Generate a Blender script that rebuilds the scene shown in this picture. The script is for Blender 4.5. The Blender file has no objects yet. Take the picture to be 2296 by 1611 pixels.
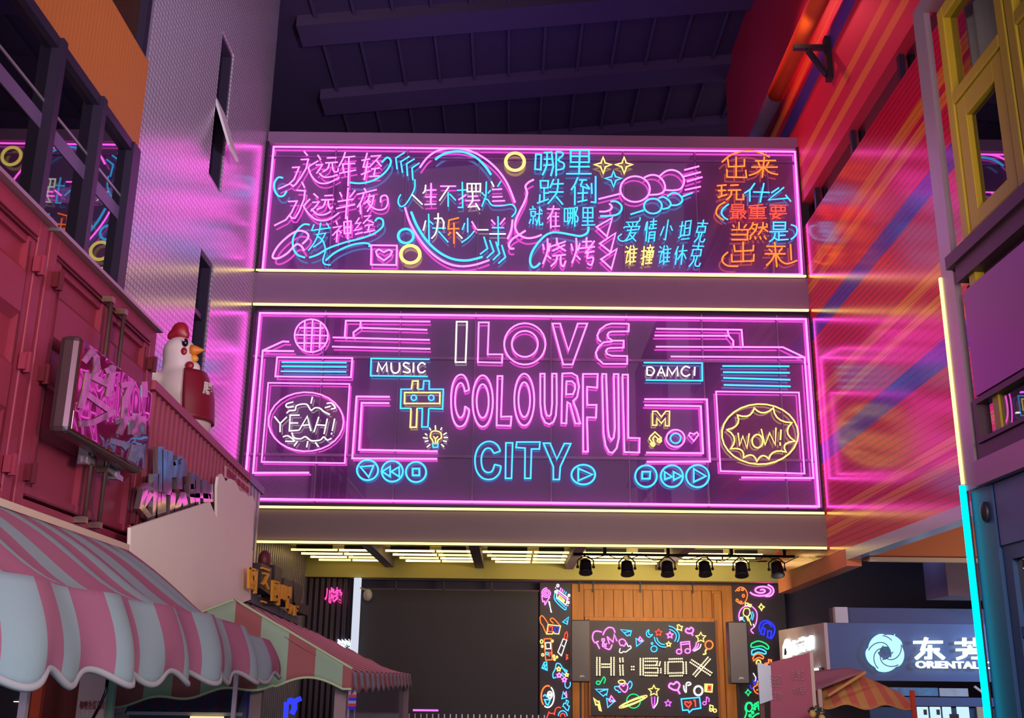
import bpy, bmesh, math, random
from mathutils import Vector, Matrix
random.seed(7)
C = bpy.context.scene
COL = C.collection
PI = math.pi

# ---------------------------------------------------------------- camera
FPX = 2400.0                                  # focal length in pixels of the 2296 x 1611 frame
PITCH = math.atan(715 / 2400)
ROLL = 0.0113
EYE = Vector((0, 0, 1.6))
_X = Vector((1, 0, 0)); _U = Vector((0, -math.sin(PITCH), math.cos(PITCH))); _F = Vector((0, math.cos(PITCH), math.sin(PITCH)))
_R = _X * math.cos(ROLL) + _U * math.sin(ROLL)
_UP = _U * math.cos(ROLL) - _X * math.sin(ROLL)
cam = bpy.data.cameras.new('camera')
cam.sensor_fit = 'HORIZONTAL'; cam.sensor_width = 36; cam.lens = 36 * FPX / 2296
cam.clip_start = 0.1; cam.clip_end = 300
camo = bpy.data.objects.new('camera', cam); COL.objects.link(camo)
m = Matrix((_R, _UP, -_F)).transposed().to_4x4(); m.translation = EYE
camo.matrix_world = m
C.camera = camo

# ---------------------------------------------------------------- view, world, large lights
C.view_settings.view_transform = 'Standard'; C.view_settings.look = 'None'
C.view_settings.gamma = 1; C.view_settings.use_curve_mapping = False
C.view_settings.exposure = 0.6
C.cycles.max_bounces = 6; C.cycles.glossy_bounces = 3; C.cycles.transparent_max_bounces = 8
C.cycles.sample_clamp_indirect = 8; C.cycles.use_denoising = True
C.cycles.caustics_reflective = False; C.cycles.caustics_refractive = False
W = bpy.data.worlds.new('night'); C.world = W; W.use_nodes = True
W.node_tree.nodes['Background'].inputs[0].default_value = (0.62, 0.42, 0.66, 1)
W.node_tree.nodes['Background'].inputs[1].default_value = 0.3

def area_light(name, loc, target, size, power, color, spread=PI):
    L = bpy.data.lights.new(name, 'AREA'); L.shape = 'RECTANGLE'; L.size = size[0]; L.size_y = size[1]
    L.energy = power; L.color = color; L.spread = spread
    o = bpy.data.objects.new(name, L); COL.objects.link(o); o.location = loc
    o.rotation_euler = (Vector(target) - Vector(loc)).to_track_quat('-Z', 'Y').to_euler()
    return o
# fill lights added to brighten the scene; none has a fixture in view
area_light('container_fill', (-0.5, -7, 4.5), (-3.2, 11, 3.2), (6, 3), 300, (1.0, 0.68, 0.68))  # added fill on the containers and awning, for unseen street light
area_light('awning_cool_fill', (-0.6, 2.0, 0.9), (-2.6, 8.5, 1.9), (1.5, 0.6), 36, (0.36, 0.82, 1.0))  # added cyan fill on the front drop of the awning
area_light('board_warm_fill', (2.6, 2.6, 3.6), (-3.4, 11.8, 2.8), (2.0, 1.2), 210, (1.0, 0.8, 0.68))  # warm fill added to brighten the white boards
area_light('roof_haze_fill', (0.6, 21.0, 12.1), (0.6, 25.0, 18), (8, 0.6), 75, (0.35, 0.22, 1.0))  # added violet light on the roof, imitates haze above the bridge
area_light('timber_fill', (3.2, 21.6, 3.5), (3.2, 25, 2.2), (3.0, 0.3), 60, (1.0, 0.82, 0.5))  # added wash that brightens the timber panelling; the spotlights stay off
area_light('passage_blue_fill', (8.2, 18.9, 4.22), (8.2, 19.4, 2.0), (3.0, 0.4), 30, (0.3, 0.45, 1.0))  # hidden blue light added behind the lintel, tints the passage
area_light('lintel_fill', (9.0, 14.2, 2.4), (7.4, 17.5, 3.9), (0.8, 0.8), 45, (1.0, 0.72, 0.5))  # unseen light added to brighten the orange lintel
area_light('bridge_front_fill', (0.5, -5, 5.8), (0, 19, 8), (5, 1.2), 260, (0.9, 0.62, 0.95))  # broad fill added from behind the viewer, on the bridge front
area_light('corridor_fill_upper', (0.3, 21.2, 11.5), (0.3, 21.2, 9), (9.5, 0.8), 60, (0.8, 0.35, 0.95))  # invented light inside the corridor, lifts the dark glass
area_light('corridor_fill_lower', (0.3, 21.2, 8.1), (0.3, 21.2, 5), (9.5, 0.8), 80, (0.8, 0.35, 0.9))  # second invented corridor light, behind the lower glazing
def spot_light(name, loc, target, power, color, angle, radius=0.1):
    L = bpy.data.lights.new(name, 'SPOT'); L.energy = power; L.color = color; L.spot_size = math.radians(angle); L.spot_blend = 0.8; L.shadow_soft_size = radius
    o = bpy.data.objects.new(name, L); COL.objects.link(o); o.location = loc
    o.rotation_euler = (Vector(target) - Vector(loc)).to_track_quat('-Z', 'Y').to_euler()
spot_light('red_wash_lamp', (3.6, 18.4, 14.8), (5.6, 17.9, 11.6), 200, (1.0, 0.1, 0.14), 95)
spot_light('pipe_fill', (4.75, 16.2, 12.4), (5.2, 17.2, 13.0), 26, (1.0, 0.55, 0.3), 90)  # light added below the pipe to brighten its orange
area_light('red_wall_fill', (-2.6, 5.0, 5.6), (5.6, 15.5, 7.2), (1.0, 1.0), 95, (1.0, 0.62, 0.72), math.radians(62))  # fill added from out of view to lift the red wall
area_light('silver_wall_fill', (2.8, 4.0, 5.6), (-4.9, 15.2, 11.5), (1.0, 1.0), 130, (0.92, 0.78, 1.0), math.radians(58))  # opposite fill, also added out of view, lifts the silver wall
area_light('orange_band_fill', (-2.0, 4.0, 6.2), (-4.9, 9.8, 8.8), (1.2, 1.2), 38, (1.0, 0.55, 0.2))  # extra orange light put on the ribbed band, source unseen
area_light('fascia_blue_fill', (9.8, 18.2, 2.6), (7.2, 20.0, 1.9), (0.6, 0.6), 40, (0.3, 0.55, 1.0))  # added blue light that tints the navy fascia

# ---------------------------------------------------------------- pixel of the photo -> point on a real plane
def ray(px, py): return _F * FPX + _R * (px - 1148) + _UP * (805.5 - py)
def PY(px, py, y): v = ray(px, py); return EYE + v * (y / v.y)
def PX(px, py, x): v = ray(px, py); return EYE + v * (x / v.x)
def PZ(px, py, z): v = ray(px, py); return EYE + v * ((z - 1.6) / v.z)

# ---------------------------------------------------------------- objects
def wloc(o):
    v = Vector((0, 0, 0))
    while o is not None: v += o.location; o = o.parent
    return v
def tag(o, label=None, cat=None, group=None, kind=None):
    if label: o['label'] = label
    if cat: o['category'] = cat
    if group: o['group'] = group
    if kind: o['kind'] = kind
    return o
def thing(name, label, cat, loc, group=None):
    o = bpy.data.objects.new(name, None); COL.objects.link(o); o.location = loc; o.empty_display_size = 0.1
    return tag(o, label, cat, group)

class MB:
    """collects shapes in world coordinates, then links them as one mesh object"""
    def __init__(s): s.bm = bmesh.new(); s.mi = 0
    def face(s, pts):
        f = s.bm.faces.new([s.bm.verts.new(p) for p in pts]); f.material_index = s.mi; return f
    def box(s, x0, x1, y0, y1, z0, z1):
        return s.hexa([(x0,y0,z0),(x1,y0,z0),(x1,y1,z0),(x0,y1,z0)], [(x0,y0,z1),(x1,y0,z1),(x1,y1,z1),(x0,y1,z1)])
    def hexa(s, a, b):
        A = [s.bm.verts.new(p) for p in a]; B = [s.bm.verts.new(p) for p in b]; n = len(a)
        fs = [s.bm.faces.new(A[::-1]), s.bm.faces.new(B)]
        for i in range(n): fs.append(s.bm.faces.new((A[i], A[(i+1) % n], B[(i+1) % n], B[i])))
        for f in fs: f.material_index = s.mi
        return s
    def prism(s, pts, d):
        d = Vector(d); return s.hexa([Vector(p) for p in pts], [Vector(p) + d for p in pts])
    def obar(s, a, b, w, h, up=(0, 0, 1)):
        a = Vector(a); b = Vector(b); t = (b - a).normalized(); u = Vector(up)
        x = t.cross(u)
        if x.length < 1e-4: x = t.cross(Vector((1, 0, 0)))
        x.normalize(); y = x.cross(t).normalized(); x *= w / 2; y *= h / 2
        return s.hexa([a-x-y, a+x-y, a+x+y, a-x+y], [b-x-y, b+x-y, b+x+y, b-x+y])
    def tube(s, pts, r, closed=False, n=6):
        P = [Vector(p) for p in pts]
        Q = [P[0]]
        for p in P[1:]:
            if (p - Q[-1]).length > 1e-4: Q.append(p)
        if closed and len(Q) > 2 and (Q[0] - Q[-1]).length < 1e-4: Q.pop()
        P = Q; k = len(P)
        if k < 2: return s
        rings = []; up = None
        for i, p in enumerate(P):
            a = P[i-1] if (i > 0 or closed) else None
            b = P[(i+1) % k] if (i < k-1 or closed) else None
            t1 = (p - a).normalized() if a is not None else None
            t2 = (b - p).normalized() if b is not None else None
            t = t2 if t1 is None else t1 if t2 is None else (t1 + t2)
            if t.length < 1e-3: t = t2
            t = t.normalized(); sc = 1.0
            if t1 is not None and t2 is not None: sc = min(1.8, 1 / max(0.3, abs(t.dot(t1))))
            if up is None:
                up = Vector((0, 1, 0)) if abs(t.y) < 0.9 else Vector((1, 0, 0))
            up = (up - t * up.dot(t))
            if up.length < 1e-3: up = Vector((1, 0, 0)) - t * t.x
            up.normalize(); x = t.cross(up).normalized()
            rings.append([s.bm.verts.new(p + (x * (math.cos(2*PI*j/n) * sc) + up * math.sin(2*PI*j/n)) * r) for j in range(n)])
        for i in range(k if closed else k - 1):
            A = rings[i]; B = rings[(i+1) % k]
            for j in range(n):
                f = s.bm.faces.new((A[j], A[(j+1) % n], B[(j+1) % n], B[j])); f.material_index = s.mi; f.smooth = True
        if not closed:
            for f in (s.bm.faces.new(rings[0][::-1]), s.bm.faces.new(rings[-1])): f.material_index = s.mi
        return s
    def grid(s, fn, nu, nv, mat=None, wrap=False):
        V = [[s.bm.verts.new(fn(i / nu, j / nv)) for j in range(nv + 1)] for i in range(nu + (0 if wrap else 1))]
        for i in range(nu):
            for j in range(nv):
                A = V[i]; B = V[(i + 1) % len(V)]
                f = s.bm.faces.new((A[j], B[j], B[j+1], A[j+1])); f.smooth = True
                f.material_index = mat(i, j) if mat else s.mi
        return s
    def lathe(s, c, prof, axis=(0, 0, 1), n=16):
        c = Vector(c); ax = Vector(axis).normalized(); x = ax.orthogonal().normalized(); y = ax.cross(x)
        rings = [[s.bm.verts.new(c + ax * h + (x * math.cos(2*PI*j/n) + y * math.sin(2*PI*j/n)) * max(r, 1e-4)) for j in range(n)] for r, h in prof]
        for A, B in zip(rings, rings[1:]):
            for j in range(n):
                f = s.bm.faces.new((A[j], A[(j+1) % n], B[(j+1) % n], B[j])); f.smooth = True; f.material_index = s.mi
        s.bm.faces.new(rings[0][::-1]).material_index = s.mi; s.bm.faces.new(rings[-1]).material_index = s.mi
        return s
    def ball(s, c, r, sc=(1, 1, 1), n=12, rot=None):
        M = Matrix.Translation(Vector(c)) @ (rot.to_4x4() if rot else Matrix()) @ Matrix.Diagonal((*sc, 1))
        g = bmesh.ops.create_uvsphere(s.bm, u_segments=n, v_segments=max(6, n*2//3), radius=r, matrix=M)
        for v in g['verts']:
            for f in v.link_faces: f.smooth = True; f.material_index = s.mi
        return s
    def build(s, name, mat, parent=None, label=None, cat=None, group=None, kind=None, bevel=0, solid=0, recalc=True):
        if recalc: bmesh.ops.recalc_face_normals(s.bm, faces=s.bm.faces)
        vs = [v.co for v in s.bm.verts]
        if parent is not None: off = wloc(parent)
        else:
            off = Vector(((min(v.x for v in vs) + max(v.x for v in vs)) / 2, (min(v.y for v in vs) + max(v.y for v in vs)) / 2, min(v.z for v in vs)))
        for v in s.bm.verts: v.co -= off
        me = bpy.data.meshes.new(name); s.bm.to_mesh(me); s.bm.free()
        for q in (mat if isinstance(mat, (list, tuple)) else [mat]): me.materials.append(q)
        o = bpy.data.objects.new(name, me); COL.objects.link(o)
        if parent is not None: o.parent = parent
        else: o.location = off
        if bevel:
            b = o.modifiers.new('b', 'BEVEL'); b.width = bevel; b.segments = 2; b.limit_method = 'ANGLE'
        if solid:
            b = o.modifiers.new('s', 'SOLIDIFY'); b.thickness = solid; b.offset = 0
        return tag(o, label, cat, group, kind)
def rectframe(mb, x0, x1, ya, yb, za, zb, ty, tz0, tz1=None):
    tz1 = tz0 if tz1 is None else tz1
    return mb.box(x0, x1, ya, ya+ty, za, zb).box(x0, x1, yb-ty, yb, za, zb).box(x0, x1, ya+ty, yb-ty, za, za+tz0).box(x0, x1, ya+ty, yb-ty, zb-tz1, zb)
def bx(name, mat, b, parent=None, **k): return MB().box(*b).build(name, mat, parent, **k)
def struct(name, mb, mat, label=None, **k): return mb.build(name, mat, label=label, kind='structure', **k)

# ---------------------------------------------------------------- neon stroke notation
FR = {'A': (570, 310, 3.6444), 'B': (1130, 310, 3.28), 'C': (540, 680, 3.6612), 'D': (980, 690, 3.836), 'E': (1400, 690, 3.502),
      'G1': (570, 320, 5.369), 'G2': (880, 320, 5.369), 'G3': (1140, 320, 5.369), 'G4': (1370, 320, 5.371), 'G5': (1590, 320, 5.371),
      'H6': (1200, 1290, 5.021), 'H7': (1310, 1390, 7.29), 'H8': (1620, 1290, 5.019), 'P': (0, 0, 1)}
def catmull(p, closed=False, sub=5):
    n = len(p)
    if n < 3: return p
    out = []
    for i in range(n if closed else n - 1):
        g = lambda k: p[k % n] if closed else p[min(max(k, 0), n - 1)]
        a, b, c, d = g(i-1), g(i), g(i+1), g(i+2)
        for s_ in range(sub):
            t = s_ / sub
            out.append(tuple(0.5 * ((2*b[k]) + (c[k]-a[k])*t + (2*a[k]-5*b[k]+4*c[k]-d[k])*t*t + (3*b[k]-a[k]-3*c[k]+d[k])*t**3) for k in (0, 1)))
    if not closed: out.append(p[-1])
    return out
def strokes(txt, dx=0, dy=0, sx=1, sy=None):
    """'x,y x,y' polyline; ~ smooth; o closed; O smooth closed; @cx,cy,rx,ry[,a0,a1] ellipse; &cx,cy,r0,r1,turns,a0[,squash] spiral"""
    sy = sx if sy is None else sy; out = []
    for s_ in txt.split(';'):
        s_ = s_.strip()
        if not s_: continue
        k = s_[0]; closed = k in 'oO'
        if k in '~oO@&': s_ = s_[1:]
        if k == '@':
            v = [float(q) for q in s_.split(',')]; cx, cy, rx, ry = v[:4]; a0, a1 = (v[4:6] if len(v) > 5 else (0, 360)); closed = len(v) <= 5
            n = max(10, int(abs(a1 - a0) / 13)); P = [(cx + rx*math.cos(math.radians(a0 + (a1-a0)*i/n)), cy + ry*math.sin(math.radians(a0 + (a1-a0)*i/n))) for i in range(n if closed else n + 1)]
        elif k == '&':
            v = [float(q) for q in s_.split(',')]; cx, cy, r0, r1, tn, a0 = v[:6]; q = v[6] if len(v) > 6 else 1; n = int(abs(tn) * 18)
            P = [(cx + (r0 + (r1-r0)*i/n)*math.cos(math.radians(a0) + 2*PI*tn*i/n), cy + q*(r0 + (r1-r0)*i/n)*math.sin(math.radians(a0) + 2*PI*tn*i/n)) for i in range(n + 1)]
        else:
            P = [tuple(float(q) for q in w.split(',')) for w in s_.split()]
            if k in '~O': P = catmull(P, closed)
        out.append(([(x * sx + dx, y * sy + dy) for x, y in P], closed))
    return out
def neon_mb(frame, Y, st, r):
    ox, oy, sc = FR[frame]; mb = MB()
    for P, closed in st: mb.tube([PY(ox + x / sc, oy + y / sc, Y) for x, y in P], r, closed)
    return mb
def as_st(t): return strokes(t) if isinstance(t, str) else t
SINGLE = {'meatball', 'arc', 'leg', 'wing', 'lens', 'flower', 'button', 'spark', 'eye', 'crater', 'dot', 'tail', 'mark'}
def neon(name, label, frame, Y, cols, r=0.017, cat='neon sign', group=None, part='tube'):
    """one motif: a mesh of its own, or an Empty with one tube part per colour"""
    if len(cols) == 1:
        if name in ('neon_flourish', 'neon_arc', 'neon_circle'): Y -= 0.045 if name != 'neon_circle' else 0.02
        return neon_mb(frame, Y, as_st(cols[0][1]), r).build(name, NEON[cols[0][0]], label=label, cat=cat, group=group)
    ox, oy, sc = FR[frame]; pts = [p for c in cols for P, _ in as_st(c[1]) for p in P]
    root = thing(name, label, cat, PY(ox + sum(p[0] for p in pts) / len(pts) / sc, oy + max(p[1] for p in pts) / sc, Y), group)
    for c in cols:
        pn = c[2] if len(c) > 2 else part
        for g in ([[q] for q in as_st(c[1])] if pn in SINGLE else [as_st(c[1])]):
            tag(neon_mb(frame, Y, g, r).build(pn, NEON[c[0]], root), f'{WORD[c[0]]} {pn.replace("_", " ")}')
    return root
def phrase(label, frame, Y, chars, r=0.013, name='neon_phrase', one=False):
    """a line of writing: an Empty with one child per character (and colour)"""
    ox, oy, sc = FR[frame]; pts = [p for c in chars for P, _ in as_st(c[1]) for p in P]
    root = thing(name, label, 'neon sign', PY(ox + sum(p[0] for p in pts) / len(pts) / sc, oy + max(p[1] for p in pts) / sc, Y))
    many = len({c[0] for c in chars}) > 1
    for c in chars:
        o = neon_mb(frame, Y, as_st(c[1]), r).build(c[2] if len(c) > 2 else 'character', NEON[c[0]], root)
        if many: tag(o, f'{WORD[c[0]]} strokes')
    return root
def ribbon(mb, strokes_, to3, w, d):
    """solid flat sign lettering: to3(x, y, depth) -> point"""
    kk = 0
    for P, closed in strokes_:
        Q = P + [P[0]] if closed else P
        for a, b in zip(Q, Q[1:]):
            kk += 1; lift = (kk % 9) * 0.0007 * (1 if d > 0 else -1)
            dx, dy = b[0]-a[0], b[1]-a[1]; L = math.hypot(dx, dy) or 1; nx, ny = -dy/L*w/2, dx/L*w/2; ex, ey = dx/L*w*0.35, dy/L*w*0.35
            q = [(a[0]-ex+nx, a[1]-ey+ny), (b[0]+ex+nx, b[1]+ey+ny), (b[0]+ex-nx, b[1]+ey-ny), (a[0]-ex-nx, a[1]-ey-ny)]
            mb.hexa([to3(x, y, 0) for x, y in q], [to3(x, y, d + lift) for x, y in q])
    return mb
def text_into(mb, body, to3, size, width=None, extrude=0.01, offset=0.0):
    """lettering set with the built-in typeface; to3(x, y, depth) -> point"""
    cu = bpy.data.curves.new('lettering', 'FONT'); cu.body = body; cu.size = size; cu.extrude = extrude; cu.offset = offset; cu.resolution_u = 3
    o = bpy.data.objects.new('lettering', cu); COL.objects.link(o)
    bpy.context.view_layer.update()
    me = o.evaluated_get(bpy.context.evaluated_depsgraph_get()).to_mesh()
    vs = [v.co.copy() for v in me.vertices]
    if vs:
        x0 = min(v.x for v in vs); x1 = max(v.x for v in vs); k = (width / (x1 - x0)) if width else 1
        nv = [mb.bm.verts.new(to3((v.x - x0) * k, v.y, v.z + extrude)) for v in vs]
        for p in me.polygons:
            try: mb.bm.faces.new([nv[i] for i in p.vertices]).material_index = mb.mi
            except ValueError: pass
    o.evaluated_get(bpy.context.evaluated_depsgraph_get()).to_mesh_clear()
    COL.objects.unlink(o); bpy.data.objects.remove(o); bpy.data.curves.remove(cu)
    return mb

# ---------------------------------------------------------------- materials
def lin(c): return tuple((v/255/12.92 if v/255 <= 0.04045 else ((v/255 + 0.055)/1.055)**2.4) for v in c)
def mat(name, rgb, rough=0.6, metal=0.0, spec=0.5, noise=0.0, bump=0.0, scale=30, coat=0.0, ior=None, detail=4):
    M = bpy.data.materials.new(name); M.use_nodes = True; nt = M.node_tree; b = nt.nodes['Principled BSDF']
    c = (*lin(rgb), 1); b.inputs['Base Color'].default_value = c
    b.inputs['Roughness'].default_value = rough; b.inputs['Metallic'].default_value = metal
    b.inputs['Specular IOR Level'].default_value = spec; b.inputs['Coat Weight'].default_value = coat
    if ior: b.inputs['IOR'].default_value = ior
    if noise or bump:
        tc = nt.nodes.new('ShaderNodeTexCoord'); n = nt.nodes.new('ShaderNodeTexNoise'); n.inputs['Scale'].default_value = scale; n.inputs['Detail'].default_value = detail
        nt.links.new(tc.outputs['Object'], n.inputs['Vector'])
        if noise:
            mx = nt.nodes.new('ShaderNodeMix'); mx.data_type = 'RGBA'
            mx.inputs[6].default_value = tuple(v * (1 - noise) for v in c[:3]) + (1,); mx.inputs[7].default_value = tuple(min(1, v * (1 + noise)) for v in c[:3]) + (1,)
            nt.links.new(n.outputs[0], mx.inputs[0]); nt.links.new(mx.outputs[2], b.inputs['Base Color'])
        if bump:
            bp = nt.nodes.new('ShaderNodeBump'); bp.inputs['Strength'].default_value = bump; bp.inputs['Distance'].default_value = 0.02
            nt.links.new(n.outputs[0], bp.inputs['Height']); nt.links.new(bp.outputs[0], b.inputs['Normal'])
    return M
def emit(name, rgb, k=1.0, sample=True):
    M = bpy.data.materials.new(name); M.use_nodes = True; nt = M.node_tree; nt.nodes.clear()
    e = nt.nodes.new('ShaderNodeEmission'); e.inputs[0].default_value = (*rgb, 1); e.inputs[1].default_value = k
    o = nt.nodes.new('ShaderNodeOutputMaterial'); nt.links.new(e.outputs[0], o.inputs[0])
    if not sample: M.cycles.emission_sampling = 'NONE'
    return M
NEON = {'p': emit('neon_pink', (1.0, 0.09, 0.72), 3.6), 'c': emit('neon_cyan', (0.05, 0.42, 0.95), 1.5), 'y': emit('neon_yellow', (1.0, 0.72, 0.17), 1.35),
        'w': emit('neon_white', (1.0, 0.92, 0.84), 1.0), 'o': emit('neon_orange', (1.0, 0.15, 0.03), 1.6), 'r': emit('neon_red', (1.0, 0.06, 0.035), 1.5),
        'g': emit('neon_green', (0.02, 0.9, 0.25), 0.9), 'b': emit('neon_blue', (0.02, 0.03, 1.0), 1.3), 'm': emit('neon_purple', (0.75, 0.12, 1.0), 1.3)}
WORD = {'p': 'pink', 'c': 'cyan', 'y': 'yellow', 'w': 'white', 'o': 'orange', 'r': 'red', 'g': 'green', 'b': 'blue', 'm': 'purple'}
LED = emit('led_yellow', (1.0, 0.76, 0.2), 2.0)
def nodes(name):
    M = bpy.data.materials.new(name); M.use_nodes = True; nt = M.node_tree
    return M, nt, nt.nodes['Principled BSDF'], (lambda t: nt.nodes.new('ShaderNode' + t)), nt.links.new
def mth(nt, op, a, b=None):
    n = nt.nodes.new('ShaderNodeMath'); n.operation = op
    for i, v in enumerate((a, b)):
        if v is None: continue
        if isinstance(v, (int, float)): n.inputs[i].default_value = v
        else: nt.links.new(v, n.inputs[i])
    return n.outputs[0]
def grid_lines(nt, axis_a, pa, wa, axis_b, pb, wb):
    """1 on thin seams of a panel grid in world metres"""
    g = nt.nodes.new('ShaderNodeNewGeometry'); s = nt.nodes.new('ShaderNodeSeparateXYZ'); nt.links.new(g.outputs['Position'], s.inputs[0])
    la = mth(nt, 'LESS_THAN', mth(nt, 'FRACT', mth(nt, 'DIVIDE', s.outputs[axis_a], pa)), wa)
    lb = mth(nt, 'LESS_THAN', mth(nt, 'FRACT', mth(nt, 'DIVIDE', s.outputs[axis_b], pb)), wb)
    return mth(nt, 'MAXIMUM', la, lb), s
def m_silver():
    M, nt, b, N, L = nodes('perforated_silver_cladding')
    ln, s = grid_lines(nt, 'Z', 0.085, 0.2, 'Y', 0.11, 0.16)
    mx = N('Mix'); mx.data_type = 'RGBA'; L(ln, mx.inputs[0]); mx.inputs[6].default_value = (*lin((206, 190, 208)), 1); mx.inputs[7].default_value = (*lin((140, 126, 146)), 1)
    L(mx.outputs[2], b.inputs['Base Color']); b.inputs['Metallic'].default_value = 0.5; b.inputs['Roughness'].default_value = 0.2
    nz = N('TexNoise'); nz.inputs['Scale'].default_value = 1.6; g = N('NewGeometry'); L(g.outputs['Position'], nz.inputs['Vector'])
    wv = N('TexWave'); wv.bands_direction = 'Y'; wv.inputs['Scale'].default_value = 4.6; L(g.outputs['Position'], wv.inputs['Vector'])
    bp = N('Bump'); bp.inputs['Strength'].default_value = 0.12; bp.inputs['Distance'].default_value = 0.008
    L(mth(nt, 'ADD', wv.outputs['Fac'], mth(nt, 'MULTIPLY', ln, -0.5)), bp.inputs['Height']); L(bp.outputs[0], b.inputs['Normal'])
    return M
def m_red():
    M, nt, b, N, L = nodes('striped_red_cladding')
    ln, s = grid_lines(nt, 'Z', 0.1, 0.14, 'Y', 0.055, 0.14)
    up = mth(nt, 'GREATER_THAN', s.outputs['Z'], 10.2); ln = mth(nt, 'MULTIPLY', ln, mth(nt, 'SUBTRACT', 1.0, up))
    L(mth(nt, 'ADD', mth(nt, 'MULTIPLY', up, 0.3), 0.17), b.inputs['Roughness'])
    zz = mth(nt, 'ADD', s.outputs['Z'], mth(nt, 'MULTIPLY', mth(nt, 'SUBTRACT', s.outputs['Y'], 16.0), 0.03))
    f = mth(nt, 'DIVIDE', mth(nt, 'SUBTRACT', zz, 3.0), 13.0)
    rp = N('ValToRGB'); cr = rp.color_ramp; cr.interpolation = 'CONSTANT'; L(f, rp.inputs[0])
    RED = (206, 34, 62); ORA = (226, 124, 50); BLU = (84, 56, 160)
    st = [(3.0, RED), (4.08, ORA), (4.24, RED), (4.34, ORA), (4.5, RED), (5.42, BLU), (5.78, RED), (6.2, ORA), (6.4, RED), (6.57, ORA), (6.77, RED),
          (7.74, BLU), (8.1, RED), (8.66, ORA), (8.86, RED), (8.99, ORA), (9.2, RED), (10.82, ORA), (11.02, RED), (11.3, ORA), (11.52, RED), (12.3, BLU), (12.72, RED), (12.95, ORA), (13.2, RED)]
    while len(cr.elements) < len(st): cr.elements.new(0.5)
    for e, (z, c) in zip(cr.elements, st): e.position = (z - 3.0) / 13.0; e.color = (*lin(c), 1)
    for e, (z, c) in zip(cr.elements, st): e.position = (z - 3.0) / 13.0; e.color = (*lin(c), 1)
    mx = N('Mix'); mx.data_type = 'RGBA'; mx.blend_type = 'MULTIPLY'; L(mth(nt, 'MULTIPLY', ln, 0.75), mx.inputs[0]); L(rp.outputs[0], mx.inputs[6]); mx.inputs[7].default_value = (0.3, 0.2, 0.3, 1)
    L(mx.outputs[2], b.inputs['Base Color']); b.inputs['Roughness'].default_value = 0.17; b.inputs['IOR'].default_value = 1.9; b.inputs['Metallic'].default_value = 0.15
    bp = N('Bump'); bp.inputs['Strength'].default_value = 0.05; bp.inputs['Distance'].default_value = 0.004
    L(mth(nt, 'MULTIPLY', ln, -1.0), bp.inputs['Height']); L(bp.outputs[0], b.inputs['Normal'])
    return M
def m_glass(name, tint, film, film_amt, refl=0.04, rough=0.02, f0=1.5):
    """a pane: part see-through, part thin film, mirror by angle"""
    M, nt, b, N, L = nodes(name); nt.nodes.remove(b)
    out = [n for n in nt.nodes if n.type == 'OUTPUT_MATERIAL'][0]
    t = N('BsdfTransparent'); t.inputs[0].default_value = (*tint, 1)
    d = N('BsdfDiffuse'); d.inputs[0].default_value = (*lin(film), 1)
    g = N('BsdfGlossy'); g.inputs['Roughness'].default_value = rough
    fr = N('Fresnel'); fr.inputs['IOR'].default_value = f0
    m1 = N('MixShader'); m1.inputs[0].default_value = film_amt; L(t.outputs[0], m1.inputs[1]); L(d.outputs[0], m1.inputs[2])
    m2 = N('MixShader'); ge = N('NewGeometry'); L(mth(nt, 'MULTIPLY', mth(nt, 'SUBTRACT', 1.0, ge.outputs['Backfacing']), mth(nt, 'MINIMUM', mth(nt, 'ADD', fr.outputs[0], refl), 1.0)), m2.inputs[0]); L(m1.outputs[0], m2.inputs[1]); L(g.outputs[0], m2.inputs[2]); L(m2.outputs[0], out.inputs[0])
    return M
def m_ribs(name, rgb, period, axis='Y', rough=0.5, metal=0.3, depth=0.6):
    M, nt, b, N, L = nodes(name); b.inputs['Base Color'].default_value = (*lin(rgb), 1); b.inputs['Roughness'].default_value = rough; b.inputs['Metallic'].default_value = metal
    g = N('NewGeometry'); s = N('SeparateXYZ'); L(g.outputs['Position'], s.inputs[0])
    h = mth(nt, 'SINE', mth(nt, 'MULTIPLY', s.outputs[axis], 2 * PI / period))
    bp = N('Bump'); bp.inputs['Strength'].default_value = depth; bp.inputs['Distance'].default_value = 0.03; L(h, bp.inputs['Height']); L(bp.outputs[0], b.inputs['Normal'])
    return M
def m_wood(name, rgb):
    M, nt, b, N, L = nodes(name); g = N('NewGeometry'); mp = N('Mapping'); mp.inputs['Scale'].default_value = (9, 9, 0.7); L(g.outputs['Position'], mp.inputs[0])
    n = N('TexNoise'); n.inputs['Scale'].default_value = 2.2; n.inputs['Detail'].default_value = 6; L(mp.outputs[0], n.inputs[0])
    mx = N('Mix'); mx.data_type = 'RGBA'; L(n.outputs[0], mx.inputs[0]); mx.inputs[6].default_value = (*lin(tuple(v * 0.8 for v in rgb)), 1); mx.inputs[7].default_value = (*lin(tuple(min(255, v * 1.15) for v in rgb)), 1)
    L(mx.outputs[2], b.inputs['Base Color']); b.inputs['Roughness'].default_value = 0.55
    return M
SILVER = m_silver(); REDWALL = m_red()
PANE = m_glass('neon_backing_glass', (0.6, 0.5, 0.64), (132, 84, 150), 0.5, 0.12, 0.015)
DARKGLASS = m_glass('dark_mirror_glass', (0.1, 0.09, 0.12), (16, 12, 20), 0.75, 0.10, 0.015, 1.75)
CLEARGLASS = m_glass('clear_window_glass', (0.8, 0.8, 0.8), (20, 20, 20), 0.05, 0.06, 0.01)
PURPLE_PAINT = mat('mauve_painted_panel', (128, 94, 128), 0.45, noise=0.06, scale=3)
BEAM_PAINT = mat('taupe_painted_panel', (124, 108, 108), 0.5, noise=0.05, scale=3)
INNER = mat('inner_corridor_wall', (150, 110, 160), 0.8, noise=0.15, scale=1.5)
DARK = mat('dark_metal', (42, 36, 46), 0.45, 0.3)
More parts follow.
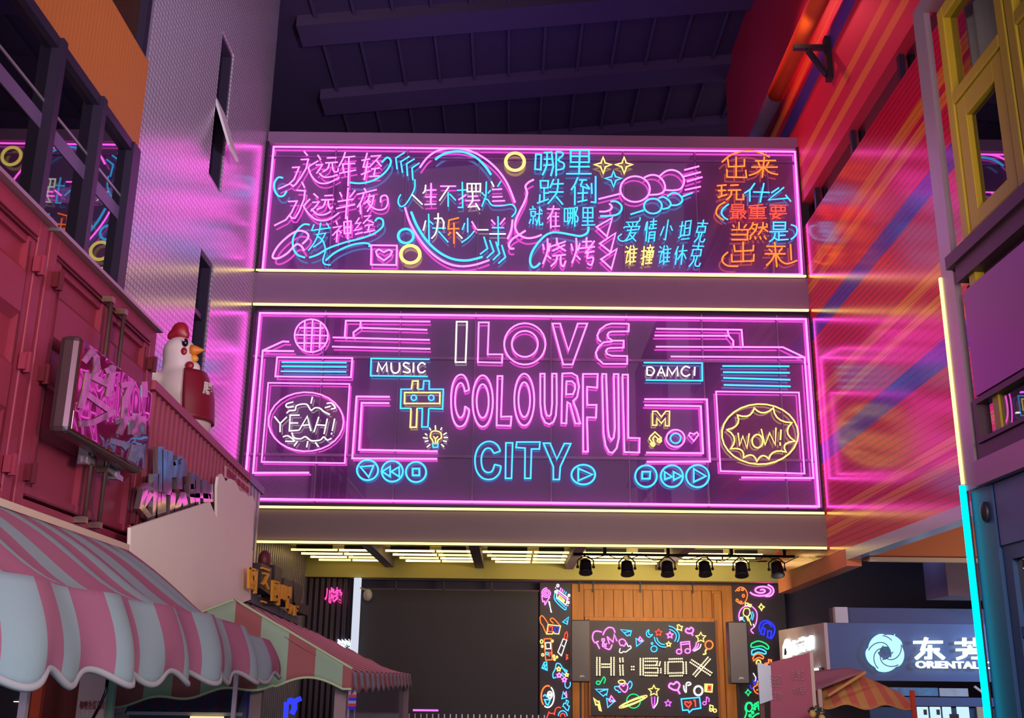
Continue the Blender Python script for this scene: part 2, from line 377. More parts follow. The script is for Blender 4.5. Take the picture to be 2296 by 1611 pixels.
FRAME_DK = mat('dark_window_frame', (46, 38, 58), 0.4, 0.3)
ORANGE_WALL = m_ribs('orange_ribbed_cladding', (156, 88, 34), 0.09, 'Y', 0.6, 0.0, 0.06)
ROOF = mat('roof_sheet', (58, 44, 70), 0.7, noise=0.15, scale=0.8)
ROOF_RIB = mat('roof_purlin', (66, 50, 80), 0.8)
PINKMETAL = mat('pink_container_paint', (146, 48, 74), 0.5, noise=0.08, bump=0.04, scale=6)
PINKRIB = mat('pale_pink_rail_paint', (172, 80, 102), 0.5)
DEEPRED = mat('deep_red_panel', (96, 20, 36), 0.5)
STEEL = mat('weathered_steel', (150, 128, 120), 0.35, 0.85, noise=0.25, scale=12)
GALV = mat('galvanised_edge', (176, 168, 182), 0.35, 0.7)
WHITEBOARD = mat('white_board', (246, 240, 230), 0.6, noise=0.03, scale=3)
CREAM = mat('cream_paint', (206, 186, 168), 0.5)
GREY_RIB = m_ribs('grey_corrugated_sheet', (150, 140, 140), 0.19, 'Y', 0.4, 0.5, 1.0)
FAB_PINK = mat('pink_awning_cloth', (144, 86, 114), 0.85, bump=0.08, scale=60)
FAB_WHITE = mat('pale_awning_cloth', (128, 148, 158), 0.85, bump=0.08, scale=60)
FAB_HEM = mat('grey_awning_hem', (150, 150, 158), 0.85)
FAB_GREEN = mat('pale_green_awning_cloth', (134, 160, 140), 0.85, bump=0.08, scale=60)
FAB_SALMON = mat('salmon_awning_cloth', (140, 82, 84), 0.85, bump=0.08, scale=60)
FAB_GHEM = mat('green_grey_awning_binding', (168, 186, 150), 0.85)
FAB_NAVY = mat('navy_awning_cloth', (52, 66, 96), 0.85)
FAB_MAROON = mat('plum_awning_cloth', (72, 46, 72), 0.85)
FAB_AMBER = mat('amber_awning_cloth', (200, 150, 84), 0.85, bump=0.08, scale=60)
FAB_ORANGE = mat('orange_awning_cloth', (200, 108, 84), 0.85, bump=0.08, scale=60)
FAB_PURP = mat('faded_mauve_cloth', (150, 112, 116), 0.85)
BLACK = mat('black_board', (52, 44, 52), 0.5)
SCREEN = mat('dark_led_screen', (30, 22, 26), 0.5, noise=0.1, scale=2)
WOOD = m_wood('orange_timber', (196, 124, 48))
WOOD_DK = m_wood('dark_timber_edge', (150, 88, 34))
CEIL = mat('cream_soffit', (176, 170, 110), 0.7)
YELLOWFRAME = mat('mustard_window_frame', (138, 120, 16), 0.45, noise=0.06, scale=4)
POST = mat('grey_steel_post', (150, 134, 142), 0.32, 0.55, noise=0.08, scale=5)
SILL = mat('dark_brown_sill', (58, 36, 48), 0.45)
PURPLE_PANEL = mat('glossy_plum_panel', (120, 66, 126), 0.3, 0.35, noise=0.06, scale=2)
TEAL = mat('dark_teal_shopfront', (26, 66, 108), 0.45)
SLATE = mat('slate_blue_panel', (78, 84, 132), 0.5)
CURTAIN = mat('grey_green_curtain', (176, 186, 164), 0.9)
PIPE = mat('orange_pipe_paint', (226, 104, 36), 0.4)
NAVY = mat('navy_shop_fascia', (74, 96, 140), 0.5)
LITWHITE = emit('lit_white_letter', (0.86, 1.0, 1.0), 1.1)
LITLOGO = emit('lit_pale_cyan_logo', (0.5, 0.92, 1.0), 0.75)
PALE = mat('pale_grey_paint', (196, 190, 190), 0.5)
SOFFIT_OR = mat('orange_soffit_paint', (204, 120, 82), 0.6)
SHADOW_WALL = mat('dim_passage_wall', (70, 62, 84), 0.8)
PAVING = mat('grey_paving', (96, 88, 92), 0.7, noise=0.2, scale=2)
WHITE_FEATHER = mat('cream_white_gloss', (222, 208, 206), 0.4)
RED_GLOSS = mat('red_gloss', (150, 22, 40), 0.4)
ORANGE_GLOSS = mat('orange_beak', (226, 130, 40), 0.4)
BLACK_GLOSS = mat('black_gloss', (20, 14, 22), 0.2)
CHROME = mat('mirror_steel_letter', (196, 176, 186), 0.12, 0.8, bump=0.15, scale=6, detail=0)
SIGNFACE = mat('deep_red_gloss_sign', (112, 14, 40), 0.03, 0.0, spec=0.6, bump=0.3, scale=3.5, detail=0)
SIGNGREY = mat('grey_gloss_relief', (128, 104, 116), 0.1, 0.0, spec=0.9, bump=0.3, scale=8, detail=0)
YSIGN = mat('yellow_sign_face', (232, 170, 40), 0.4)
SPEAKER = mat('speaker_grille', (104, 98, 106), 0.7)
BROWNRED = mat('dark_red_booth', (110, 26, 26), 0.6)
ORANGEPOST = mat('orange_red_post', (212, 74, 40), 0.5)
LEAF = mat('dull_green_leaf', (70, 84, 60), 0.7)
LEMON = mat('lemon_skin', (204, 178, 90), 0.5)
CLEARPLASTIC = m_glass('purple_tinted_curtain_sheet', (0.62, 0.56, 0.78), (90, 70, 120), 0.25, 0.03, 0.1)
MAUVE_BOARD = mat('mauve_notice_board', (168, 82, 104), 0.5)
# ================================================================ SETTING
def wall_x(x, y0, y1, z0, z1, holes, th):
    """wall in a plane of constant x with rectangular openings; th = thickness away from the street"""
    ys = sorted({y0, y1, *[v for h in holes for v in h[:2]]}); zs = sorted({z0, z1, *[v for h in holes for v in h[2:]]}); mb = MB()
    for a, b in zip(ys, ys[1:]):
        for c, d in zip(zs, zs[1:]):
            ym, zm = (a+b)/2, (c+d)/2
            if any(h[0] < ym < h[1] and h[2] < zm < h[3] for h in holes): continue
            mb.box(min(x, x+th), max(x, x+th), a, b, c, d)
    bmesh.ops.remove_doubles(mb.bm, verts=mb.bm.verts, dist=1e-4)
    return mb
struct('floor', MB().box(-14, 14, -14, 40, -0.2, 0), PAVING, 'grey paved ground of the covered street')
# --- left building: perforated silver cladding with two slit windows
SL = [(15.62, 16.38, 9.3, 11.94), (15.62, 16.38, 6.06, 8.02)]
struct('wall_left', wall_x(-4.9, 12.55, 19.2, 0, 17.4, SL, -0.25), SILVER, 'perforated silver wall beside the neon bridge')
for i, (a, b, c, d) in enumerate(SL):
    mb = MB(); t = 0.07
    rectframe(mb, -5.12, -4.93, a, b, c, d, t, t)
    w = struct(f'window_{i+1}', mb, FRAME_DK, ['tall slit window with an open sash in the silver wall', 'tall slit window behind the hen statue'][i])
    bx('pane', DARKGLASS, (-5.1, -5.08, a, b, c, d), w)
    bx('transom', FRAME_DK, (-5.1, -4.98, a, b, c + (d-c)*0.5, c + (d-c)*0.5 + 0.08), w)
    if i == 0:
        mb = MB(); z1, z0 = 10.75, 9.85
        mb.prism([(-4.98, a+0.08, z1), (-4.98, b-0.08, z1), (-4.66, b-0.08, z0), (-4.66, a+0.08, z0)], (0.035, 0, 0.02))
        mb.build('open_sash', PALE, w)
# --- left building, bay with the large windows and orange band
struct('wall_left_band', MB().box(-5.2, -4.88, 2, 12.55, 8.1, 9.4), ORANGE_WALL, 'orange ribbed band above the dark windows')
struct('wall_left_top', MB().box(-5.6, -5.3, 2, 12.55, 9.4, 17.4), FRAME_DK, 'dark wall behind the upper window')
struct('wall_left_low', MB().box(-6.6, -6.3, 2, 12.55, 0, 8.1), mat('dim_room', (22, 18, 26), 0.9), 'dark room behind the large window')
mb = MB()
for y in (7.1, 8.55, 10.05, 11.24): mb.box(-5.0, -4.82, y-0.06, y+0.06, 2.6, 8.1)
mb.box(-5.05, -4.84, 12.3, 12.55, 2.6, 8.1).box(-5.0, -4.86, 2, 12.55, 7.98, 8.1)
w = struct('window_3', mb, FRAME_DK, 'large dark window wall with thick mullions under the orange band')
bx('pane', DARKGLASS, (-4.96, -4.94, 2, 12.4, 2.6, 8.05), w)
MB().box(-5.0, -4.93, 2, 12.3, 7.02, 7.19).build('transom', mat('mauve_rail', (104, 84, 122), 0.4, 0.2), w); bx('rail', GALV, (-5.0, -4.93, 2, 12.3, 7.33, 7.36), w)
mb = MB()
for y in (9.2, 11.2, 12.4): mb.box(-5.1, -4.9, y-0.07, y+0.07, 9.4, 17.4)
w = struct('window_4', mb, FRAME_DK, 'dark upper window above the orange band')
bx('pane', m_glass('bronze_glass', (0.2, 0.12, 0.08), (70, 42, 24), 0.7, 0.04, 0.03), (-5.02, -5.0, 2, 12.4, 9.4, 17.4), w)
# --- roof over the street
z_roof = lambda x: 16.6 + 0.11 * x
struct('ceiling', MB().hexa([(-9.0, 9, z_roof(-9)), (6.4, 9, z_roof(6.4)), (6.4, 42, z_roof(6.4)), (-9.0, 42, z_roof(-9))], [(-9.0, 9, z_roof(-9)+.2), (6.4, 9, z_roof(6.4)+.2), (6.4, 42, z_roof(6.4)+.2), (-9.0, 42, z_roof(-9)+.2)]), ROOF, 'dark sheet roof high over the street')
mb = MB()
for y in (14.5, 18, 21.2, 24.4, 27.6, 30.8): mb.hexa([(-5, y, z_roof(-5)-.28), (6.3, y, z_roof(6.3)-.28), (6.3, y+.85, z_roof(6.3)-.28), (-5, y+.85, z_roof(-5)-.28)], [(-5, y, z_roof(-5)), (6.3, y, z_roof(6.3)), (6.3, y+.85, z_roof(6.3)), (-5, y+.85, z_roof(-5))])
struct('trim_1', mb, ROOF_RIB, 'roof purlins')
mb = MB()
for i in range(13): x = -4.6 + i * 0.88; mb.box(x, x+.07, 10, 41, z_roof(x)-.12, z_roof(x))
struct('trim_2', mb, ROOF_RIB, 'thin roof ribs')
struct('wall_left_far', MB().box(-9, -8.8, 19, 33, 0, 18), ROOF, 'dim wall beyond the silver wall')
struct('wall_far', MB().box(-9, 9, 33, 33.3, 4, 20), mat('dim_far_wall', (50, 36, 62), 0.8), 'dim wall far beyond the bridge')
# --- red striped wall on the other side, ribbon window
struct('wall_right', wall_x(5.6, 6, 25.2, 3.72, 17.6, [(6.5, 25, 9.98, 10.5), (22.7, 25.2, 3.72, 4.2)], 0.25), REDWALL, 'red wall cladding with orange and purple stripes')
struct('trim_3', MB().box(5.6, 5.83, 6, 18.0, 3.54, 3.72), mat('pale_mesh_strip', (176, 176, 200), 0.3, 0.6), 'pale metal edge under the red wall')  # pale colour also carries cyan light reflected along the strip
struct('trim_4', MB().hexa([(5.6, 18.0, 3.44), (5.85, 18.0, 3.44), (5.85, 22.7, 3.34), (5.6, 22.7, 3.34)], [(5.6, 18.0, 3.715), (5.85, 18.0, 3.715), (5.85, 22.7, 3.715), (5.6, 22.7, 3.715)]), SOFFIT_OR, 'orange beam end under the red wall')
mb = MB()
for y in (8, 11.6, 13.9, 16.2, 18.4, 20.6): mb.box(5.66, 5.74, y-.05, y+.05, 9.98, 10.5)
mb.box(5.62, 5.84, 6.5, 25, 9.94, 9.99)
w = struct('window_5', mb, FRAME_DK, 'ribbon window in the red striped wall')
bx('pane', DARKGLASS, (5.78, 5.8, 6.5, 25, 9.98, 10.5), w)
# --- bridge of two storeys
YF = 19.0
struct('wall_back', MB().box(-4.9, 5.6, 19.06, 22.6, 8.3, 8.95), PURPLE_PAINT, 'mauve beam between the two neon windows')
struct('wall_back_low', MB().box(-4.9, 5.62, 19.0, 19.3, 3.86, 4.44), BEAM_PAINT, 'taupe beam under the lower neon window')
struct('wall_back_top', MB().box(-4.88, 5.6, 19.06, 22.6, 11.68, 11.93), PURPLE_PAINT, 'parapet over the upper neon window')
struct('trim_5', MB().box(-4.9, 5.6, 19.12, 22.6, 4.44, 4.56).box(-4.9, 5.6, 19.12, 22.6, 8.22, 8.3), DARK, 'floor slabs of the bridge')
mb = MB()
for z0, z1 in ((4.5, 8.25), (8.95, 11.7)): mb.box(-5.0, -4.84, 19.02, 19.2, z0, z1).box(5.56, 5.72, 19.02, 19.2, z0, z1)
struct('trim_6', mb, DARK, 'dark end posts of the bridge windows')
struct('wall_inner', MB().box(-4.9, 5.6, 22.5, 22.7, 4.4, 11.9), INNER, 'inner wall of the bridge corridor')
for k, (z0, z1, n, lab) in enumerate(((8.96, 11.68, 'window_6', 'upper glazed front of the bridge behind the neon writing'), (4.5, 8.24, 'window_7', 'lower glazed front of the bridge behind the neon boombox'))):
    mb = MB()
    for i in range(7):
        x = -4.85 + 1.42 * (i + 1) - 0.1; mb.box(x-.012, x+.012, 19.13, 19.17, z0, z1)
    if k: mb.box(-4.84, 5.56, 19.14, 19.165, 7.28, 7.33).box(-4.84, 5.56, 19.14, 19.165, 5.42, 5.47)
    else: mb.box(-4.84, 5.56, 19.13, 19.16, 11.42, 11.44)
    w = struct(n, mb, mat('mauve_mullion', (122, 84, 132), 0.5), lab)
    bx('pane', PANE, (-4.84, 5.56, 19.18, 19.2, z0, z1), w)
mb = MB()   # guard rails with lattice infill behind the lower glazing
for z in (5.42, 7.28):
    for a, b in ((z-.05, z-.03), (z+.06, z+.08)): mb.box(-4.8, 5.5, 19.5, 19.53, a, b)
    for i in range(104): x = -4.75 + i * 0.1; mb.obar((x, 19.515, z-.03), (x+.05, 19.515, z+.06), .01, .01).obar((x+.05, 19.515, z+.06), (x+.1, 19.515, z-.03), .01, .01)
struct('trim_7', mb, mat('pale_lattice', (160, 120, 160), 0.5), 'lattice guard rails behind the glass')
mb = MB()   # chain link screens low in both corners
for x0, x1 in ((-4.75, -3.45), (4.2, 5.45)):
    n = int((x1 - x0) / .13)
    for i in range(n):
        for j in range(7):
            x = x0 + i*.13; z = 4.56 + j*.125
            mb.obar((x, 19.4, z), (x+.13, 19.4, z+.125), .009, .009).obar((x+.13, 19.4, z), (x, 19.4, z+.125), .009, .009)
struct('trim_8', mb, mat('dark_chainlink', (60, 26, 40), 0.5, 0.5), 'chain link screens in the corners of the lower window')
# soffit of the bridge and lintel
struct('ceiling_bridge', MB().box(-4.9, 5.6, 19.1, 25.4, 4.18, 4.3).box(5.86, 6.6, 19.1, 25.4, 4.18, 4.3), CEIL, 'soffit under the bridge')
struct('wall_stage_lintel', MB().box(-4.74, 6.6, 24.6, 24.95, 3.74, 4.18), mat('yellow_green_lintel', (190, 180, 104), 0.7), 'pale lintel over the stage')
mb = MB()
for x in (-2.72, -0.68, 1.34, 3.4): mb.box(x-.1, x+.1, 19.2, 24.6, 3.97, 4.18)
struct('trim_9', mb, mat('grey_beam', (120, 108, 116), 0.6), 'beams across the bridge soffit')
struct('wall_stage', MB().box(-4.9, 12, 25.3, 25.5, 0, 4.4), SHADOW_WALL, 'dark back wall behind the stage')
# grey corrugated side under the bridge
struct('wall_left_under', MB().box(-5.0, -4.62, 14.3, 18.99, 0, 3.86).box(-5.0, -4.62, 19.31, 25.3, 0, 4.18), GREY_RIB, 'grey corrugated wall under the bridge')
struct('wall_left_dark', MB().box(-4.62, -3.62, 24.7, 25.2, 0, 3.72), m_ribs('dark_corrugated', (66, 54, 68), 0.13, 'X', 0.5, 0.2, 1.0), 'dark corrugated wall with the pink lettering')
# passage under the red wall with the cafe
struct('ceiling_passage', MB().box(5.85, 12, 12, 26, 4.3, 4.5), SHADOW_WALL, 'dim ceiling of the passage')
struct('wall_passage_lintel', MB().box(5.8, 11, 17.5, 17.8, 3.5, 4.3), SOFFIT_OR, 'orange lintel over the passage')
struct('trim_10', MB().box(5.8, 11, 17.42, 17.52, 3.46, 3.53), CREAM, 'cream edge of the orange lintel')
struct('wall_passage', MB().box(11.5, 11.8, 12, 26, 0, 4.3), SHADOW_WALL, 'dim side wall of the passage')
struct('trim_11', MB().box(7.4, 9.4, 18.4, 19.4, 3.0, 4.3), mat('dim_mauve_duct', (104, 84, 104), 0.7), 'boxed duct over the passage')
# ================================================================ BRIDGE NEON
YN = 19.08
for z, n in ((8.975, 'yellow LED strip under the upper neon window'), (8.29, 'yellow LED strip along the foot of the mauve beam'), (4.46, 'yellow LED strip over the taupe beam'), (3.845, 'yellow LED strip along the bottom edge of the bridge')):
    y = 19.03 if z > 5 else 18.97
    r = thing('led_strip', n, 'light strip', (0.34, y, z - .03))
    bx('channel', DARK, (-4.88, 5.57, y+.015, y+.05, z-.03, z+.03), r); bx('diffuser', LED, (-4.88, 5.57, y-.02, y+.015, z-.019, z+.019), r)
def rect(name, label, pts, r=.02):
    mb = MB(); mb.tube([(x, YN + .025, z) for x, z in pts], r, True); return mb.build(name, NEON['p'], label=label, cat='neon sign')
rect('neon_border', 'pink neon border around the upper window of Chinese phrases', [(-4.76, 11.62), (5.55, 11.64), (5.52, 9.04), (-4.78, 9.0)])
rect('neon_border', 'pink neon border around the lower boombox window', [(-4.76, 8.14), (5.53, 8.14), (5.53, 4.6), (-4.78, 4.62)])
def N1(label, frame, cols, r=.017, name='neon_motif', part='tube', group=None): return neon(name, label, frame, YN, cols, r, 'neon sign', group, part)
P_ = lambda ch: [(c[0], strokes(*c[1:]) if len(c) > 2 else c[1]) for c in ch]
phrase('pink neon phrase 永远年轻, top line of the phrases in the upper window', 'G1', YN, [
 ('p', "600,105 640,155;560,205 650,200 625,310 560,420 500,500 470,525 440,505;455,300 540,295 480,440 420,500 290,560;770,220 650,290;~650,300 690,400 770,480 870,490 960,455 1025,420"),
 ('p', "765,150 800,205;875,185 990,180;855,245 1005,235;~905,245 885,310 830,350;~940,240 945,310 965,350 1005,345 1010,310;740,270 820,265 770,345 750,370;~785,370 840,415 930,410 1005,385"),
 ('p', "~1095,115 1070,190 1020,285;1065,180 1215,165;1055,260 1215,250;1065,260 1075,350;1025,370 1225,330;1140,175 1130,520"),
 ('p', "1290,215 1395,195;~1360,125 1330,230 1310,300;1310,295 1400,290;1365,230 1325,450;1285,385 1400,340;1400,165 1520,155 1400,280;1470,215 1530,285;1405,320 1510,305;1455,315 1440,405;1385,410 1505,400")], .015)
N1('cyan neon flourish curling up from under the top pink phrase', 'G1', [('c', "~1150,480 1280,490 1420,460 1540,390 1620,300 1645,220 1600,180 1535,240")], .02, 'neon_flourish')
N1('small cyan C-shaped neon curl beside the top two pink phrases', 'G1', [('c', "~345,425 290,420 245,480 245,570 290,640 350,640 390,585")], .02, 'neon_flourish')
phrase('pink neon phrase 永远半夜 with a curled end, second line of the upper window', 'G1', YN, [
 ('p', "575,475 605,540;510,575 610,580 600,680 540,830 490,910 450,910 430,880;410,710 515,705 450,840 380,930 240,1000;670,680 590,765;~595,770 650,850 740,925 840,940 930,910 1020,845"),
 ('p', "715,615 770,665;845,640 945,635;805,690 960,685;~860,690 830,770 750,805;~890,690 895,760 920,795 945,770;700,720 780,715 730,780 680,825;~690,800 760,865 850,865 920,830"),
 ('p', "1030,600 1055,650;1215,575 1150,660;1005,710 1195,680;985,795 1215,745;1130,545 1100,920"),
 ('p', "1325,550 1345,590;1235,625 1475,565;~1320,610 1290,700 1240,780;1275,740 1280,860;~1390,620 1370,690 1320,740;1390,650 1440,640 1420,740 1360,830;1370,690 1400,720;~1350,700 1420,780 1500,810 1580,790 1610,710 1590,640 1530,650 1520,720")], .015)
phrase('neon phrase 发神经 in cyan and pink, third line of the upper window', 'G1', YN, [
 ('c', "720,985 690,1060;690,1060 920,1025;870,970 900,1015;~800,965 780,1080 720,1210 650,1300;740,1110 860,1090 800,1200 710,1260;~770,1130 830,1190 855,1300 830,1400 840,1460 920,1475"),
 ('p', "985,945 1000,985;945,1025 1050,1005 940,1120;1000,1060 990,1200;1010,1055 1050,1090;1080,955 1165,945 1160,1090 1085,1095 1080,955;1085,1025 1160,1015;1120,890 1125,1165"),
 ('p', "1265,905 1220,975 1280,965 1205,1060 1300,1035;1215,1105 1305,1080;1320,890 1400,880 1310,975;1365,935 1440,965;1330,1000 1435,985;1385,995 1370,1070;1320,1085 1455,1055")], .014)
N1('cyan neon underline sweeping below 神经 with a hooked end', 'G1', [('c', "~660,1385 760,1350 900,1270 1100,1200 1300,1150 1450,1090 1545,1010 1545,930 1490,910 1455,945")], .019, 'neon_flourish')
N1('short cyan neon wave under the long cyan underline', 'G1', [('c', "~860,1420 980,1320 1150,1240 1300,1210 1380,1220 1385,1255")], .019, 'neon_flourish')
N1('cyan open neon arc before 发, crossing the pink loop', 'G1', [('c', "~665,990 600,985 530,1040 470,1150 470,1270 520,1350 610,1385")], .019, 'neon_flourish')
N1('pink neon loop like a tilted oval below the pink phrases', 'G1', [('p', "~600,1300 560,1240 500,1230 400,1330 300,1390 230,1390 230,1340 300,1230 420,1120 520,1065 600,1070 650,1110 640,1160 580,1220")], .019, 'neon_flourish')
N1('pink neon heart inside a pink rectangle in the upper window', 'G1', [('p', "o1410,1235 1718,1240 1710,1475 1405,1470", 'frame'), ('p', "o1560,1420 1480,1360 1465,1310 1500,1285 1560,1320 1620,1290 1660,1310 1640,1360", 'heart')], .016, 'neon_heart')
ar = ["145,120 40,185 55,320", "205,165 100,230 120,360", "265,195 170,255 180,400", "325,245 235,305 245,450"]
for i, (s_, w_) in enumerate(zip(ar, ('outermost', 'second', 'third', 'innermost'))): N1(f'{w_} of four cyan neon chevrons pointing away from the big circle, above 人', 'G2', [('c', s_)], .016, 'neon_chevron')
ar = ["1100,1135 1145,1275 1055,1345", "1170,1175 1220,1310 1135,1390", "1245,1195 1290,1335 1210,1415", "1315,1235 1360,1380 1275,1455"]
for i, (s_, w_) in enumerate(zip(ar, ('innermost', 'second', 'third', 'outermost'))): N1(f'{w_} of four cyan neon chevrons below 一半 at the foot of the big circle', 'G2', [('c', s_)], .016, 'neon_chevron')
N1('big pink neon circle in three arcs round 人生不摆烂', 'G2', [('p', "~330,300 420,180 550,95 720,70 900,90 1080,170 1250,310 1380,490 1475,720;~150,780 210,960 330,1170 480,1340 650,1450 820,1490 1000,1470 1165,1415;~1445,930 1430,1050 1385,1160")], .019, 'neon_circle')
N1('cyan neon arc under the top of the big pink circle', 'G2', [('c', "~515,205 620,135 770,105 900,125 1020,190 1120,290 1185,385")], .024, 'neon_arc')
N1('cyan neon arc along the bottom of the big pink circle', 'G2', [('c', "~225,835 300,1010 420,1190 560,1320 720,1400 880,1420 1000,1400 1085,1375")], .024, 'neon_arc')
phrase('multicoloured neon phrase 人生不摆烂 across the big circle', 'G2', YN, [
 ('c', "~270,445 265,550 225,640 160,740 105,770 70,730 75,670 100,625"), ('w', "230,620 360,745"),
 ('w', "~400,510 390,580 365,610"), ('p', "385,575 530,570;395,655 525,655;385,745 525,740;465,490 460,740"),
 ('p', "575,525 765,525"), ('w', "680,530 565,700"), ('c', "670,600 670,770;690,620 760,695"),
 ('c', "775,575 890,570;840,475 845,780 785,780"), ('p', "795,690 885,630;905,650 1030,645;880,700 1055,695"),
 ('w', "o900,495 1060,495 1055,590 900,590;955,495 955,590;1005,495 1005,590;965,590 965,700 915,775 1020,765;1000,730 1050,810"),
 ('c', "1130,470 1125,640 1075,770;1075,600 1110,640;1180,575 1150,610;1305,465 1265,530;~1120,680 1150,690 1200,755 1320,760 1430,745 1480,790 1480,840 1435,895"),
 ('w', "1190,470 1220,530"), ('p', "1195,565 1320,560;1200,655 1325,650;1200,705 1355,700")], .015)
HALF = "1270,890 1275,1240;1195,1025 1345,1025"
phrase('multicoloured neon phrase 快乐少一半 low in the big circle', 'G2', YN, [
 ('w', "400,940 370,1060;500,915 590,910 620,960 610,1040;~550,850 545,960 520,1090 470,1155"), ('c', "435,860 440,1190;440,940 490,985;480,1030 640,1030;555,1070 670,1200"),
 ('o', "800,905 680,935 670,1040 805,1035;740,965 740,1215;700,1080 670,1115"), ('w', "770,1080 840,1155"),
 ('c', "905,910 905,1080;870,970 840,1050;~985,1065 920,1140 830,1205"), ('p', "955,950 1010,1045"), ('w', "1020,1050 1155,1050"),
 ('c', HALF), ('p', "1190,930 1235,985;1355,910 1295,985"), ('w', "1165,1100 1365,1100")], .015)
N1('pale yellow neon ring near the top border beside 哪里', 'G2', [('y', "@1475,230,112,105")], .032, 'neon_ring')
N1('cyan neon ring under the phrase flourishes beside the big circle', 'G2', [('c', "@160,1125,92,85")], .026, 'neon_ring')
N1('pale yellow neon ring beside the neon heart, low in the upper window', 'G2', [('y', "@215,1345,115,105")], .032, 'neon_ring')
NA = "o330,140 395,145 390,325 320,320;425,120 520,115 540,290 510,400;425,200 530,195;420,275 540,265;~465,120 460,270 410,390;575,110 575,400;~575,110 640,115 655,150 600,210 665,250 660,310 580,330"
LI = "o750,95 970,95 970,235 750,235;750,165 970,165;860,95 850,370;735,290 980,290;695,375 1000,375"
phrase('large cyan neon phrase 哪里 under the top border', 'G3', YN, [('c', NA), ('c', LI)], .018)
phrase('large cyan neon phrase 跌倒 below the cyan 哪里', 'G3', YN, [
 ('c', "o385,460 480,460 475,545 390,545;430,545 430,690;435,610 490,605;380,625 375,710;345,730 485,680;545,440 500,545;525,500 665,495;485,595 665,595;~600,440 580,600 475,735;575,650 655,745"),
 ('c', "~835,420 800,500 755,570;800,530 800,750;850,450 945,450;895,450 870,515;865,520 980,560;935,500 975,550;900,530 895,690;830,610 955,605;830,715 950,690;1000,490 1005,615;1050,405 1050,720 990,715")], .017)
phrase('small neon phrase 就在哪里 in cyan with a pink 在', 'G3', YN, [
 ('c', "290,765 300,795;250,805 330,800;o270,830 325,830 320,885 275,885;300,885 295,980;270,920 250,975;325,920 340,960;335,860 410,855;~375,775 370,880 335,995;370,880 375,990 410,990 410,965;390,800 405,830"),
 ('p', "465,800 620,800;~545,760 525,840 470,920;510,870 510,1030;530,890 610,890;570,840 570,1000;515,1010 620,1005"),
 ('c', "o675,795 715,795 715,950 675,950;725,790 775,790 775,920 765,980;725,850 775,850;720,905 775,905;~745,795 745,910 715,985;795,785 800,1010;~795,785 830,785 810,860 835,900 830,950 800,950"),
 ('c', "o900,785 1015,785 1015,905 900,905;900,845 1015,845;955,785 955,995;890,945 1025,945;880,995 1045,990")], .014)
N1('long pink neon wave winding beside 跌倒 and crossing itself', 'G3', [('p', "~305,445 240,480 205,530 225,610 190,720 130,840 85,950 85,1040 130,1110 220,1150 320,1140 400,1110;~205,1060 130,1110 50,1160 5,1230 25,1275 70,1275")], .019, 'neon_flourish')
N1('long cyan neon wave hooking down beside 烧烤', 'G3', [('c', "~965,1015 950,1085 870,1125 760,1110 620,1085 520,1085 430,1130 340,1230 280,1330 260,1430 290,1500 340,1490 380,1450")], .022, 'neon_flourish')
phrase('pink neon word 烧烤 at the bottom border', 'G3', YN, [
 ('p', "415,1225 430,1290;500,1215 485,1310;~470,1155 470,1300 415,1460;470,1360 510,1400;500,1255 690,1190;~580,1150 600,1240 690,1305;680,1230 530,1305;530,1365 690,1350;~590,1360 570,1430 510,1490;~630,1355 630,1450 660,1490 690,1425"),
 ('p', "755,1220 775,1300;860,1215 835,1300;~815,1150 820,1290 765,1450;820,1360 865,1410;890,1195 1005,1190;840,1275 1040,1255;940,1145 940,1260;1035,1185 930,1330;920,1330 1035,1310;~960,1330 950,1390 1020,1385 1000,1470 950,1455")], .016)
N1('small pink neon hook inside the cyan hook near the meatball skewers', 'G3', [('p', "~1215,735 1245,770 1225,810 1160,830 1095,830")], .018, 'neon_flourish')
N1('cyan neon hook round the small pink hook near the meatball skewers', 'G3', [('c', "~1230,710 1300,710 1360,760 1350,830 1280,875 1105,885")], .02, 'neon_flourish')
for s_, w_ in zip(("o1060,1015 1250,905 1185,1130", "o1100,1215 1290,1090 1230,1320", "o1115,1405 1305,1280 1240,1520"), ('top', 'middle', 'bottom')):
    N1(f'{w_} of three pink neon triangles stacked beside 烧烤', 'G3', [('p', s_)], .017, 'neon_triangle')
ST4 = "o0,-95 25,-25 100,-5 30,20 0,100 -30,20 -105,-5 -25,-25"
N1('yellow four-pointed neon star nearer to 里', 'G3', [('y', strokes(ST4, 1140, 270))], .016, 'neon_star')
N1('yellow four-pointed neon star above the big pink skewer', 'G4', [('y', strokes(ST4, 158, 270))], .016, 'neon_star')
N1('cyan four-pointed neon star below the two yellow stars', 'G3', [('c', strokes(ST4, 1265, 435, .97))], .016, 'neon_star')
N1('big pink neon skewer of three meatballs with speed lines', 'G4', [
 ('p', "@290,560,178,155;~400,420 480,390 560,400 620,450 650,520 640,580 580,620 460,630;~590,400 660,345 740,330 820,360 875,430 875,500 830,560 740,575 645,570", 'meatball'),
 ('p', "-150,680 115,615", 'stick'), ('p', "885,330 1060,285;870,410 1080,355;915,470 1100,415;890,570 1080,530", 'speed_lines')], .017, 'neon_skewer')
N1('smaller cyan neon skewer of three meatballs', 'G4', [
 ('c', "@505,765,108,90;~575,670 630,655 690,690 720,740 690,785 620,800;~680,650 730,610 790,610 850,660 855,710 800,750 725,755", 'meatball'), ('c', "235,865 395,815;850,655 980,605", 'stick')], .018, 'neon_skewer')
KE = "0,0 130,5;75,-40 60,40;o10,40 100,40 90,110 -10,110;~20,115 10,170 -40,230;~55,115 30,210 70,225 90,190"
